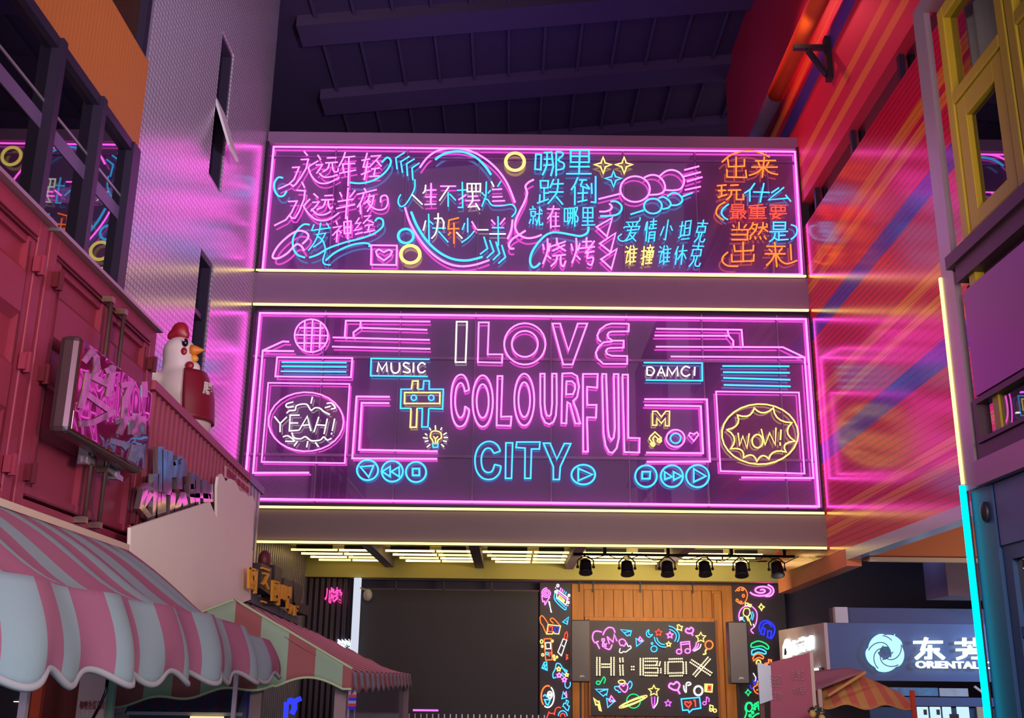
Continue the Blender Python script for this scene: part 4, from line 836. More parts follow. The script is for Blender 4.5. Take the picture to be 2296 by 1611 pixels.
# ---------------------------------------------------------------- green and salmon gabled awning
r = thing('gabled_awning', 'gabled stall awning in pale green and salmon stripes beyond the pink awning', 'awning', (-2.4, 14, 1.4))
top = lambda x: 2.36 - (x + 2.89) * .539 if x > -2.89 else 2.36 + (x + 2.89) * .42
hem = lambda x: (1.47 + .11 * max(0, math.sin((x + 2.42) / .72 * PI)) if x > -2.42 else 1.5 - (-2.42 - x) * .13 + .03 * math.sin((x + 2.4) * 9))
mb = MB(); xs = [-4.3 + i * .0725 for i in range(38)]
def gab(u, v):
    x = -4.32 + u * 2.71; a, b = top(x), hem(x)
    return Vector((x, 11.5 + .02 * math.sin(x * 8) * v, b + (a - b) * v))
mb.grid(gab, 56, 6, lambda i, j: int((i * 2.71 / 56 + .02) / .29) % 2); mb.build('gable_cloth', [FAB_GREEN, FAB_SALMON], r, recalc=False, solid=.006)
mb = MB(); mb.tube([gab(i / 60, 0) for i in range(61)], .014).tube([gab(i / 60, 1) for i in range(61)], .014); mb.build('binding', FAB_GHEM, r)
def rf(u, v):
    y = 11.5 + u * 7.2; k = max(0, (y - 16.8) / 1.9)
    xr, zr = -2.89 + k * .9, 2.36 - k * .5 - min(y - 11.5, 5.3) * .03
    return Vector((xr + (-1.66 - xr) * v, y, zr + (1.64 - zr) * v - .05 * math.sin(v * PI) + .012 * math.sin(u * 90)))
mb = MB(); mb.grid(rf, 84, 8, lambda i, j: (i // 3) % 2); mb.build('roof_cloth', [FAB_SALMON, mat('pale_pink_awning_cloth', (188, 138, 138), .85)], r, solid=.006)
def va(u, v):
    y = 11.5 + u * 7.2; return Vector((-1.64 + .03 * v, y, 1.64 - v * (.2 + .03 * math.cos(u * 2 * PI * 12))))
mb = MB(); mb.grid(va, 84, 4, lambda i, j: (i // 3) % 2); mb.build('side_valance', [FAB_SALMON, FAB_WHITE], r, solid=.006)
for x, y in ((-2.62, 11.7), (-1.75, 11.75), (-1.7, 18.5)): MB().box(x-.06, x+.06, y-.04, y+.04, 0, 1.56).build('post', mat('mauve_post', (128, 106, 112), .5), r)
bx('clear_sheet', CLEARPLASTIC, (-1.72, -1.715, 11.8, 18.4, .3, 1.5), r)
# pole, booth and boards under the pink awning (bottom edge of the picture)
def at_y(px, py, y): return PY(px, py, y)
def post_px(name, label, cat, px0, px1, y, z1, mt, d=.06):
    a = PY(px0, 1600, y).x; b = PY(px1, 1600, y).x
    return MB().box(a, b, y, y + d, 0, z1).build(name, mt, label=label, cat=cat)
post_px('stall_post', 'orange red post under the pink awning', 'post', 66, 88, 9.0, 1.72, ORANGEPOST)
rb = thing('booth', 'dark red stall booth under the pink awning', 'stall', (-3.6, 9.6, 0))
a = PY(-40, 1600, 9.5).x; b = PY(168, 1600, 9.5).x
bx('back_wall', BROWNRED, (a, b, 9.5, 9.55, 0, 1.9), rb); bx('counter_panel', DARK, (a, PY(60, 1600, 9.5).x, 9.42, 9.5, 0, 1.62), rb); bx('light_bar', LITWHITE, (PY(30, 1586, 9.4).x, PY(58, 1586, 9.4).x, 9.39, 9.4, 1.36, 1.367), rb)
a, b = PY(170, 1600, 9.1).x, PY(232, 1600, 9.1).x
o = MB().box(a, b, 9.1, 9.13, 0, 1.62).build('menu_board', mat('pale_pink_menu', (206, 166, 166), .6), label='pale pink menu board with dark red writing under the awning', cat='board')
mb = MB(); w0 = PY(178, 1590, 9.09); text_into(mb, '咖喱鱼蛋兑具', lambda x, y, d: Vector((w0.x + x, 9.095 - d, w0.z + y)), .075, .2, .003); mb.build('lettering', RED_GLOSS, o)
mb = MB(); w1 = PY(181, 1609, 9.09); text_into(mb, '38', lambda x, y, d: Vector((w1.x + x, 9.095 - d, w1.z + y)), .07, .06, .003); mb.build('price', WHITE_FEATHER, o)
post_px('green_post', 'pale green post beside the pink menu board', 'post', 224, 250, 9.3, 1.72, FAB_GREEN)
mb = MB(); mb.tube([PY(241, 1522, 8.4), PY(238, 1550, 8.4), PY(226, 1580, 8.4), PY(208, 1612, 8.4)], .012); mb.build('black_strap', BLACK_GLOSS, label='black strap hanging from the pink awning hem', cat='strap')
r = thing('small_awning', 'small navy and plum awning with a wavy edge under the gabled awning', 'awning', (-3.3, 12.6, 1.2))
def sa(u, v):
    p = PY(285 + u * 250, 1552, 12.4); return Vector((p.x, 12.7 - .3 * v, 1.48 - .28 * v - .02 * v * math.cos(u * 2 * PI * 7)))
mb = MB(); mb.grid(sa, 84, 6, lambda i, j: (i // 6) % 2); mb.build('cloth', [FAB_NAVY, FAB_MAROON], r, solid=.006)
bx('box', SLATE, (PY(280, 1600, 12.6).x, PY(545, 1600, 12.6).x, 12.75, 12.9, 0, 1.5), r); bx('glass_rail', PALE, (PY(280, 1600, 12.3).x, PY(540, 1600, 12.3).x, 12.36, 12.38, 1.165, 1.2), r)
bx('warm_light', emit('warm_counter_light', (1, .75, .35), .8), (PY(425, 1600, 12.3).x, PY(500, 1600, 12.3).x, 12.33, 12.36, 1.12, 1.16), r)
# lights inside the clear-sided stall
mb = MB(); mb.tube([PY(642, 1575, 14), PY(640, 1611, 14)], .03).tube([PY(646, 1575, 14), PY(652, 1572, 14), PY(660, 1575, 14), PY(660, 1590, 14), PY(654, 1602, 14)], .035)
mb.tube([PY(663, 1572, 14), PY(675, 1567, 14)], .03)
mb.build('blue_sign', NEON['b'], label='glowing blue sign inside the clear-sided stall', cat='sign')
r = thing('barber_pole', 'glowing red, white and blue striped pole light behind the gabled awning', 'lamp', PY(790, 1611, 16))
c0, c1 = PY(789, 1592, 16), PY(789, 1552, 16)
for i in range(6):
    z0 = c0.z + (c1.z - c0.z) * i / 6; z1 = c0.z + (c1.z - c0.z) * (i + 1) / 6
    mb = MB(); mb.lathe((c0.x, 16, z0), [(.055, 0), (.055, (z1 - z0))], (0, 0, 1), 12); mb.build('band', NEON['brwbrw'[i]], r)
bx('stand', DARK, (c0.x-.03, c0.x+.03, 15.97, 16.03, 0, c0.z), r)
# ---------------------------------------------------------------- yellow characters by the grey wall
r = thing('sign_characters', 'yellow and black sign characters 网客网吧 stepping down along the grey wall', 'sign', PX(610, 1385, -3.25))
q3 = X3((460, 1030), 4.13, -3.2)
def slab(P, name, mt, x0, x1, par):
    mb = MB(); mb.prism([PX(460 + a / 4.13, 1030 + b / 4.13, x0) for a, b in P], (x1 - x0, 0, 0)); return mb.build(name, mt, par)
CH = [([(390, 960), (495, 1010), (480, 1260), (385, 1195)], ["410,1010 410,1190", "475,1030 465,1240", "410,1010 475,1030", "425,1040 455,1150 430,1200", "455,1050 430,1150 455,1210"]),
      ([(525, 980), (600, 1020), (590, 1110), (575, 1250), (560, 1360), (515, 1350), (520, 1150)], ["530,1010 590,1030", "545,1060 580,1070 555,1130 530,1160", "550,1130 580,1200", "530,1320 560,1330"]),
      ([(615, 1100), (705, 1140), (690, 1370), (605, 1310)], ["630,1130 625,1310", "690,1150 680,1350", "630,1130 690,1150", "645,1160 670,1250 645,1310", "670,1170 650,1260 675,1320"]),
      ([(705, 1130), (800, 1175), (785, 1290), (765, 1410), (715, 1320)], ["720,1170 715,1290", "745,1180 740,1300", "765,1190 765,1380", "790,1190 785,1280", "765,1280 785,1285"]),
      ([(770, 1330), (858, 1360), (850, 1450), (765, 1420)], ["785,1350 800,1355 795,1400 785,1430", "835,1365 830,1445", "835,1365 858,1370", "832,1400 850,1405"])]
for P, st in CH:
    c = slab(P, 'character', BLACK, -3.4, -3.22, r)
    mb = MB()
    for s_ in st: ribbon(mb, [([tuple(float(v) for v in w.split(',')) for w in s_.split()], False)], lambda x, y, d: q3(x, y) + Vector((d - .02, 0, 0)), 17, .03)
    mb.build('yellow_lettering', YSIGN, c)
slab([(395, 1230), (480, 1275), (600, 1330), (690, 1390), (760, 1430), (850, 1470), (850, 1540), (395, 1330)], 'backing_plate', mat('blue_grey_plate', (110, 112, 128), .5), -3.42, -3.38, r)
mb = MB(); mb.ball(PX(460 + 550/4.13, 1030 + 935/4.13, -3.3), .11, (.8, .9, 1.2), 12); mb.build('head_ornament', mat('dark_red_brown', (96, 36, 40), .5), r)
# ================================================================ RIGHT SIDE
# orange pipe on brackets
r = thing('pipe', 'orange pipe running along the top of the red wall on brackets', 'pipe', (5.2, 16, 12.9))
zp = PX(1793, 95, 5.25).z
MB().tube([(5.25, 9, zp), (5.25, 19.1, zp)], .17, n=12).build('tube', PIPE, r); MB().tube([(5.25, 19.1, zp), (5.25, 30, zp)], .16, n=12).build('dark_tube', ROOF_RIB, r, label='dark far length of pipe')  # far length of the pipe, in a darker colour
bk = PX(1815, 85, 5.25)
mb = MB(); mb.obar(bk + Vector((-.3, 0, -.2)), bk + Vector((.25, 0, -.2)), .1, .08).obar(bk + Vector((-.05, 0, -.25)), bk + Vector((.25, 0, -.75)), .1, .07).box(5.5, 5.596, bk.y-.08, bk.y+.08, bk.z-.85, bk.z); mb.build('bracket', DARK, r)
# corner building: steel frame, mustard windows, plum panel, teal shopfront (plane x = 4)
XR = 4.0
struct('wall_right_near', MB().box(4.35, 4.5, 2, 8.6, 4.9, 12).box(4.35, 4.5, 2, 9.2, 0, 4.9), mat('dim_corner_building', (38, 34, 38), .8), 'dark body of the corner building')
r = thing('steel_frame', 'grey steel corner post and beams framing the yellow window', 'frame', (4.0, 9.15, 3.4))
MB().box(3.97, 4.03, 9.02, 9.27, 3.2, 8.02).build('post', POST, r); bx('top_beam', POST, (3.97, 4.2, 2, 9.01, 7.86, 8.02), r); bx('foot_beam', mat('mauve_beam', (150, 110, 134), .35, .4), (3.95, 4.2, 2, 9.01, 3.2, 3.41), r)
bx('soffit', mat('orange_brown_soffit', (150, 76, 40), .6), (4.13, 5.2, 2, 9.02, 7.9, 7.96), r)
y0, z0 = 9.31, 5.21
r = thing('led_strip', 'yellow LED strip up the corner post beside the plum panel', 'light strip', (3.98, 9.3, 3.3)); bx('diffuser', LED, (3.955, 3.985, 9.28, 9.31, 3.27, 5.2), r); bx('channel', DARK, (3.985, 4.0, 9.275, 9.315, 3.27, 5.2), r)
CY = emit('led_cyan', (0.0, .75, 1.0), 2.6)
r = thing('led_strip', 'cyan LED strip up the corner of the teal shopfront', 'light strip', (3.98, 9.3, 0)); bx('diffuser', CY, (3.945, 3.985, 9.29, 9.335, 0.0, 3.26), r); bx('channel', DARK, (3.985, 4.0, 9.28, 9.335, 0, 3.26), r)
def mustard(name, lab, ya, yb, za, zb, zt_):
    """frame in the plane x = 4 between depths ya > yb"""
    mb = MB(); t = .13; x0, x1 = 3.97, 4.1
    rectframe(mb, x0, x1, yb, ya, za, zb, t, .1, t); mb.box(x0, x1, yb+t, ya-t, zt_-.06, zt_+.06)
    w = tag(mb.build(name, YELLOWFRAME, label=lab, kind='structure', bevel=.012), None)
    mb = MB(); s0, s1 = ya-t-.02, yb+t+.02; q = .2
    rectframe(mb, 3.985, 4.05, s1, s0, za+.11, zt_-.07, .17, .14, .2)
    mb.build('sash', YELLOWFRAME, w, bevel=.008)
    bx('upper_pane', CLEARGLASS, (4.04, 4.05, yb+t, ya-t, zt_+.06, zb-t), w); bx('lower_pane', DARKGLASS, (4.03, 4.04, s1+q, s0-q, za+.24, zt_-.28), w)
    return w
mustard('window_8', 'mustard framed window with a lower sash, grey curtain behind it', 8.75, 7.55, 5.26, 7.66, 6.68)
mustard('window_9', 'next mustard framed window at the picture edge', 7.52, 6.2, 5.26, 7.66, 6.68)
r = thing('curtain', 'grey green curtain behind the mustard window', 'curtain', (4.2, 7.6, 5.3)); mb = MB()
mb.grid(lambda u, v: Vector((4.22 + .04 * math.sin(u * 44) + .015 * math.sin(u * 97), 8.7 - u * 2.6, 5.3 + v * 2.4)), 130, 2); mb.build('cloth', CURTAIN, r, solid=.005)
struct('trim_12', MB().box(3.9, 4.3, 4, 9.0, 5.16, 5.28).box(3.94, 4.3, 4, 8.9, 5.0, 5.16), SILL, 'dark sill under the mustard windows')
mb = MB(); mb.box(4.06, 4.2, 4, 8.98, 4.86, 5.0); struct('trim_13', mb, SILL, 'dark recess under the sill')
bx('yellow_stub', YELLOWFRAME, (3.98, 4.1, 8.62, 8.74, 4.88, 5.02), label='short mustard mullion stub under the dark sill', cat='mullion')
bx('wall_panel', PURPLE_PANEL, (3.97, 4.05, 4, 8.86, 3.95, 4.9), label='large glossy plum panel on the corner building', cat='panel')
r = thing('slot_window', 'low dark slot window with spot lamps, under the plum panel', 'window', (4.05, 8, 3.42))
mb = MB(); rectframe(mb, 3.98, 4.1, 3.9, 8.96, 3.425, 3.94, .06, .115, .05); mb.box(3.96, 4.1, 4, 8.9, 3.545, 3.58); mb.build('frame', SILL, r)
bx('mullion', YELLOWFRAME, (4.02, 4.1, 8.56, 8.66, 3.58, 3.9), r); bx('pane', CLEARGLASS, (4.04, 4.05, 4, 8.56, 3.58, 3.9), r)
bx('backing', BLACK, (4.3, 4.33, 4, 8.9, 3.42, 3.95), r)
for px, py in ((2240, 899), (2292, 881), (2247, 932), (2282, 927)):
    p = PX(px, py, 4.25); mb = MB(); mb.lathe(p, [(.022, 0), (.016, .01)], (0, 0, 1), 10); mb.build('spot_lamp', NEON['m' if py < 925 and px != 2247 else 'w'] if px != 2247 else NEON['w'], r)
r = thing('shopfront', 'dark teal shopfront in the lower corner, behind the cyan strip', 'shopfront', (4.1, 8, 0))
bx('fascia', SLATE, (4.02, 4.2, 4, 8.82, 2.68, 3.19), r); bx('corner_pillar', TEAL, (4.01, 4.3, 8.86, 9.27, 0, 3.19), r)
mb = MB(); mb.box(4.04, 4.1, 4, 8.84, 2.56, 2.68).box(4.04, 4.1, 8.7, 8.84, 0, 2.56).box(4.045, 4.1, 4, 8.7, 1.95, 2.03).box(4.04, 4.1, 8.0, 8.06, 0, 1.95); mb.build('door_frame', TEAL, r)
bx('pane', DARKGLASS, (4.08, 4.09, 4, 8.7, 0, 2.56), r); bx('pillar_light', SLATE, (4.1, 4.2, 7.9, 8.25, 2.05, 2.5), r)
mb = MB(); mb.ball((4.0, 9.0, 2.98), .07, (.5, 1, 1.3), 12); mb.build('wall_lamp', DARK, r)
# ---------------------------------------------------------------- cafe under the red wall
r = thing('cafe_fascia', 'navy cafe fascia board facing the street, behind the lit logo', 'fascia', (8, 20.5, 1.6))
bx('board', NAVY, (5.79, 11, 20.0, 20.3, 1.62, 2.62), r); bx('upper_band', mat('navy_band', (70, 72, 104), .6), (5.95, 11, 20.1, 20.4, 2.62, 2.9), r); bx('side_board', mat('pale_side_board', (196, 176, 176), .5), (5.72, 5.785, 20.0, 23.4, 1.62, 2.62), r)
bx('junction_box', PALE, (5.93, 6.16, 19.96, 20.1, 2.62, 2.9), r)
PF = lambda x, y, d: Vector((*(lambda p: (p.x, 19.98 - d, p.z))(PY(x, y, 19.98)),))
Q = lambda a, b: (1740 + a / 3.571, 1160 + b / 3.571)
# logo: five overlapping crescents in a ring, dragon-like tip
r = thing('lit_logo', 'glowing pale cyan knot-shaped logo with a horned tip on the navy fascia', 'sign', PY(1983, 1508, 19.95))
cx, cy = Q(868, 1088)
for k in range(5):
    a0 = math.radians(-100 + 72 * k); mb = MB(); ou = []; inn = []
    for i in range(15):
        t = i / 14; a = a0 + math.radians(128) * t; ro = (38 + 6 * math.sin(t * PI)) ; ri = 12 + 22 * (1 - math.sin((t * .5 + .5) * PI)) * .5 + 2
        ro = ro * (1 - .55 * max(0, t - .55) / .45); ri = min(ri, ro - 1.2)
        ou.append((cx + ro * math.cos(a), cy + ro * math.sin(a))); inn.append((cx + ri * math.cos(a), cy + ri * math.sin(a)))
    for i in range(14): mb.hexa([PF(*ou[i], .02 + .004 * k), PF(*ou[i+1], .02 + .004 * k), PF(*inn[i+1], .02 + .004 * k), PF(*inn[i], .02 + .004 * k)], [PF(*ou[i], .05 + .004 * k), PF(*ou[i+1], .05 + .004 * k), PF(*inn[i+1], .05 + .004 * k), PF(*inn[i], .05 + .004 * k)])
    mb.build('crescent', LITLOGO, r)
for k in range(5):
    a0 = math.radians(-100 + 72 * k); mb = MB(); mb.tube([PF(cx + (13 + 26 * t) * math.cos(a0 + 1.9 * (1 - t)), cy + (13 + 26 * t) * math.sin(a0 + 1.9 * (1 - t)), .075) for t in [q / 10 for q in range(11)]], .008); mb.build('seam', NAVY, r)
mb = MB(); mb.prism([PF(*Q(*p), .06) for p in ((925, 985), (938, 938), (942, 990), (950, 1030), (960, 1045), (975, 1090), (945, 1100), (905, 1060), (880, 1010))], (0, -.03, 0)); mb.build('horned_tip', LITLOGO, r)
def lit_char(name_lab, st, w, d=.08, root=None):
    mb = MB(); ribbon(mb, strokes(st), lambda x, y, dd: PF(*Q(x, y), dd), w, d); return mb
r = thing('lit_characters', 'glowing white characters 东芳 on the navy fascia beside the logo', 'sign', PY(2130, 1480, 19.95))
lit_char('', "1105,1005 1315,1003;1195,975 1165,1065 1290,1062;1225,1035 1225,1130 1195,1130;1170,1085 1120,1130;1270,1080 1330,1130", 24).build('character', LITWHITE, r)
lit_char('', "1435,1010 1650,1005;1500,975 1500,1030;1585,975 1585,1030;1540,1035 1550,1055;1445,1065 1650,1062;~1520,1065 1505,1110 1450,1135;1500,1090 1635,1088 1615,1132 1570,1130", 22).build('character', LITWHITE, r)
a = PY(*Q(1108, 1208), 19.98); mb = MB()
text_into(mb, 'ORIENTAL COFFEE', lambda x, y, d: Vector((a.x + x, 19.93 - d, a.z + y)), .165, 2.05, .02, .006)
mb.build('lit_lettering', LITWHITE, label='glowing white lettering ORIENTAL CO under 东芳, cut off by the cyan strip', cat='sign')
# same name small on the side board
QS = lambda a, b: PX(1740 + a / 3.571, 1160 + b / 3.571, 5.70)
r = thing('lit_characters', 'small glowing white sign 东芳咖 on the pale side board of the cafe', 'sign', QS(190, 1140))
def side(st, w, nm='character'):
    mb = MB(); ribbon(mb, strokes(st), lambda x, y, d: QS(x, y) + Vector((-d, 0, 0)), w, .06); mb.build(nm, LITWHITE, r)
mb = MB(); mb.prism([QS(*p) for p in ((72, 1135), (70, 1040), (88, 985), (100, 975), (118, 1000), (126, 1060), (122, 1130))], (-.05, 0, 0)); lg = mb.build('logo', LITWHITE, r)
mb = MB(); mb.prism([QS(*p) + Vector((-.055, 0, 0)) for p in ((90, 1108), (92, 1060), (100, 1050), (108, 1085), (104, 1105))], (-.01, 0, 0)); mb.build('logo_eye', BLACK, lg)
side("135,1015 180,1000;158,990 150,1050 178,1045;165,1030 165,1105;150,1060 138,1105;175,1055 182,1095", 6); side("195,990 240,975;208,970 210,995;228,960 229,985;195,1025 242,1010;~212,1020 210,1060 195,1085;210,1045 236,1038 232,1080", 5.5)
side("o255,970 268,965 268,1050 256,1055;275,965 283,1055;~290,955 288,1020 276,1070;298,950 300,1060;303,960 303,1050", 4.5)
r = thing('lit_plaque', 'tiny glowing white block sign low on the pale side board', 'sign', QS(330, 1245)); mb = MB(); ribbon(mb, strokes("308,1215 312,1250;325,1215 325,1248;338,1215 340,1248;350,1218 350,1245"), lambda x, y, d: QS(x, y) + Vector((-d, 0, 0)), 11, .05); mb.build('lettering', LITWHITE, r)
mb = MB(); mb.prism([QS(*p) for p in ((352, 1210), (382, 1205), (382, 1252), (352, 1255))], (-.03, 0, 0)); mb.build('plate', BLACK, r)
# cafe front under the fascia
r = thing('cafe_counter', 'bright cafe counter front with blue patterned panels below the navy fascia', 'counter', (8.5, 20.2, 0))
PB = lambda px, py: PY(px, py, 20.05)
def panel(px0, py0, px1, py1, mt, nm, dy=0):
    a, b = PY(px0, py0, 20.05 - dy), PY(px1, py1, 20.05 - dy); bx(nm, mt, (a.x, b.x, 20.05 - dy, 20.09 - dy, b.z, a.z), r)
bl = mat('blue_wave_mural', (70, 130, 170), .4, noise=.9, scale=9)
panel(1985, 1542, 2104, 1562, bl, 'mural'); panel(2106, 1544, 2172, 1563, mat('pale_crane_mural', (170, 190, 200), .4, noise=.25, scale=5), 'mural'); panel(1960, 1563, 2240, 1586, NAVY, 'sill')
lw = emit('lit_menu_screen', (.6, .85, .95), .7)
for x0, x1 in ((2057, 2084), (2086, 2112), (2114, 2136), (2146, 2176), (2190, 2226)): panel(x0, 1586, x1, 1625, lw if x0 != 2190 else mat('stone_tile', (190, 184, 150), .6, noise=.2, scale=10), 'menu_panel')
for x in (2075, 2104): panel(x-4, 1592, x+4, 1604, BLACK, 'bottle_print', .02)
panel(1950, 1586, 2240, 1640, TEAL, 'lower_front', -.06); panel(2130, 1602, 2152, 1625, BLACK, 'till', .1)
mb = MB(); mb.obar(PB(2184, 1540), PB(2214, 1562), .05, .04); mb.build('downpipe', PALE, r)
# striped amber canopy stall
r = thing('stall_canopy', 'amber and orange striped stall canopy in front of the cafe', 'awning', (4.65, 15, 0))
ap, eL, eR = Vector((4.66, 15.2, 1.72)), PY(1830, 1560, 14.5), PY(2054, 1572, 14.5)
zb = 1.26
def cf(u, v):
    x = 3.98 + u * 1.28; e = 1.42 - .02 * u
    tp = 1.74 - abs(x - 4.64) * (.46 if x > 4.64 else .3)
    hm = zb - .03 * math.sin(u * PI * 5) + .03
    return Vector((x, 14.5 - .35 * math.sin(v * PI / 2) * (1 - .1 * u) + .35, hm + (tp - hm) * v)) if False else Vector((x, 14.5 + .5 * v, hm + (tp - hm) * v))
mb = MB(); mb.grid(cf, 56, 8, lambda i, j: (i // 5) % 2); mb.build('front_cloth', [FAB_ORANGE, FAB_AMBER], r, solid=.006)
mb = MB(); mb.grid(lambda u, v: Vector((4.64 - 1.0 * u, 14.3 + .7 * v + .2, 1.73 - .1 * u + .05 * v - .2 * u * v * 0 - .28 * (1 - v) * u)), 10, 6); mb.build('side_cloth', FAB_PURP, r, solid=.006)
mb = MB(); mb.tube([cf(i / 56, 0) for i in range(57)], .012).obar((4.64, 14.48, 1.72), (4.1, 14.4, 1.42), .03, .03); mb.build('binding', FAB_AMBER, r)
for x in (4.02, 5.22): bx('post', ORANGEPOST if x > 5 else CREAM, (x-.025, x+.025, 14.45, 14.5, 0, 1.5), r)
# notice boards beside it
r = thing('notice_board', 'tall mauve notice board with pale characters beside the stage speaker', 'board', (3.7, 14.0, 0))
mb = MB(); mb.prism([PY(*p, 14.0) for p in ((1726, 1487), (1822, 1463), (1832, 1640), (1729, 1640))], (0, .04, 0)); mb.build('panel', MAUVE_BOARD, r)
mb = MB(); mb.prism([PY(*p, 13.98) for p in ((1698, 1486), (1728, 1494), (1732, 1570), (1704, 1580))], (0, .03, 0)); mb.build('silver_sheet', mat('brushed_silver', (200, 210, 218), .3, .6), r)
for bt, px, py, wd, sz in (('百山香区', 1774, 1524, .16, .13), ('大热猪蹄', 1777, 1556, .17, .12), ('甜甜圈', 1728, 1540, .13, .16), ('订购', 1730, 1570, .14, .12)):
    mb = MB(); w0 = PY(px, py, 13.98); text_into(mb, bt, lambda x, y, d: Vector((w0.x + x, 13.985 - d, w0.z + y)), sz, wd, .003); mb.build('lettering', mat('pale_mauve_ink', (190, 130, 140), .6) if 'INK' not in globals() else INK, r)
bx('post', CREAM, (PY(1824, 1600, 13.96).x, PY(1832, 1600, 13.96).x, 13.96, 14.0, 0, 1.95), r)
bx('post', mat('brown_post', (110, 76, 66), .6), (PY(1706, 1600, 14.02).x, PY(1716, 1600, 14.02).x, 14.05, 14.1, 0, 1.5), r)
r = thing('lemon_plant', 'little plant with two yellow fruits below the mauve notice board', 'plant', (3.95, 13.4, 0))
mb = MB()
for i in range(40):
    c = PY(1828 + random.uniform(-14, 16), 1600 + random.uniform(-16, 14), 13.4 + random.uniform(-.06, .06)); d = Vector((random.uniform(-1, 1), random.uniform(-1, 1), random.uniform(-.3, 1))).normalized(); s_ = d.orthogonal().normalized() * .016
    mb.face([c - d * .05, c + s_, c + d * .06, c - s_])
mb.build('foliage', LEAF, r)
for px, py in ((1822, 1602), (1843, 1612)): mb = MB(); mb.ball(PY(px, py, 13.33), .042, (1, 1, 1.1), 12); mb.build('fruit', LEMON, r)
MB().tube([(3.95, 13.42, 0), PY(1828, 1600, 13.42)], .015).build('stem', LEAF, r)
# ================================================================ STAGE UNDER THE BRIDGE
# ceiling tube lamps
rows = [(22.25, 4.11), (22.95, 4.11), (23.6, 4.11), (24.2, 4.11)]
rn = ('front row', 'second row', 'third row', 'back row'); bn = ('beside the grey wall', 'second bay from the grey wall', 'middle bay', 'bay over the first spotlights', 'bay beside the red wall')
bays = [(-4.5, -2.86), (-2.56, -.8), (-.56, 1.22), (1.46, 3.28), (3.52, 5.2)]
WARM = emit('warm_tube', (1.0, .66, .22), 3.0)
for j, (y, z) in enumerate(rows):
    for i, (a, b) in enumerate(bays):
        mid = (a + b) / 2 + .15
        for h, (c, d) in enumerate(((a + .08 * j, mid - .02), (mid + .02, b))):
            mb = MB(); mb.tube([(c, y, z - .03), (d, y, z - .03)], .022)
            tl = mb.build('tube_lamp', WARM if (i + j + h) % 3 else LED, label=f'yellow ceiling tube lamp, {rn[j]}, {bn[i]}, {("nearer the grey wall", "nearer the red wall")[h]}', cat='lamp', group='tube lamps on the bridge soffit')
            bx('bracket', DARK, (c + .1, d - .1, y - .012, y + .012, z - .01, 4.18), tl)
# screen and left part
r = thing('led_screen', 'large dark switched-off screen wall beside the neon column', 'screen', (-1.4, 25, .3))
bx('panel', SCREEN, (-3.4, .66, 25.02, 25.12, .3, 3.5), r)
mb = MB(); mb.box(-3.42, .68, 25.0, 25.1, 3.5, 3.53).box(-3.45, .68, 25.0, 25.1, 3.72, 3.76)
for x in (-2.6, -1.5, -.4): mb.box(x-.012, x+.012, 25.0, 25.1, 3.5, 3.76)
mb.build('top_truss', mat('dull_grey_rail', (88, 74, 84), .5, .3), r)
bx('purple_tube', NEON['m'], (PY(925, 1594, 24.9).x, PY(982, 1594, 24.9).x, 24.99, 25.019, PY(950, 1596, 24.9).z, PY(950, 1592, 24.9).z), label='short glowing purple tube low on the dark screen', cat='lamp')
r = thing('fence', 'low dark picket fence along the foot of the dark screen', 'fence', (-.6, 24, 0))
bx('rail', DARK, (-2.4, .9, 24.0, 24.03, .35, .39), r)
for i in range(26): x = -2.35 + i * .125; bx('picket', GALV, (x-.012, x+.012, 23.98, 24.0, 0, PY(1000, 1602, 23.98).z), r)
o = bx('white_post', emit('white_post_glow', (.8, .85, 1), .55), (PY(790, 1400, 24.6).x, PY(806, 1400, 24.6).x, 24.5, 24.6, 0, 3.72), label='pale lit post between the pink characters and the dark screen', cat='post')  # brightness of the post is put into its material as a weak glow
def wallchars(lab, items, px, py, w, sz, mt, y=24.66, cat='sign'):
    r = thing('lit_characters', lab, cat, PY(px, py, y))
    for i, ch in enumerate(items):
        mb = MB(); w0 = PY(px + i * w, py, y); text_into(mb, ch, lambda a, b, d: Vector((w0.x + a * .75, y - d, w0.z + b * 1.5 - a * .5)), sz, None, .01, .006); mb.build('character', mt, r)
wallchars('glowing pink characters high on the dark corrugated wall', '儿影馆', 728, 1342, 12, .2, emit('pink_letters', (1, .05, .3), 1.5))
wallchars('small glowing white characters 芳景设计 low beside the pale lit post', '芳景设计', 756, 1450, 8, .13, emit('bluewhite_letters', (.7, .85, 1), 1.5))
r = thing('dome_camera', 'grey dome camera on a bracket beside the pale lit post', 'camera', PY(825, 1350, 24.4))
mb = MB(); p = PY(825, 1335, 24.4); mb.ball(p, .1, (1, 1, 1.3), 14); mb.build('dome', PALE, r); MB().obar(p + Vector((0, 0, .1)), p + Vector((-.19, .1, .16)), .03, .03).build('arm', PALE, r)
# timber stage back
r = thing('timber_panelling', 'orange timber panelling round the black HI BOX board', 'panelling', (3.25, 25, 0))
mb = MB()
for i in range(14): x = 1.72 + i * .225; mb.box(x, x+.205, 25.06, 25.1, 0, 3.56)
mb.build('planks', WOOD, r); bx('backing', WOOD_DK, (1.43, 5.1, 25.1, 25.14, 0, 3.7), r)
mb = MB(); mb.box(1.43, 1.7, 25.02, 25.1, 0, 3.68).box(4.86, 5.1, 25.02, 25.1, 0, 3.68).box(1.7, 4.86, 25.02, 25.1, 3.56, 3.68).box(4.66, 4.84, 24.96, 25.06, 0, 3.5).box(1.72, 4.7, 25.0, 25.06, 2.86, 2.95); mb.build('frame', WOOD, r, bevel=.01)
mb = MB()
for x in (1.6, 1.92, 3.0, 4.2): mb.box(x-.015, x+.015, 25.0, 25.04, 3.5, 3.76)
mb.build('hanger', DARK, r)
r0 = thing('neon_board', 'black board carrying the HI BOX bulb letters and small neon shapes', 'board', (3.25, 24.95, .8))
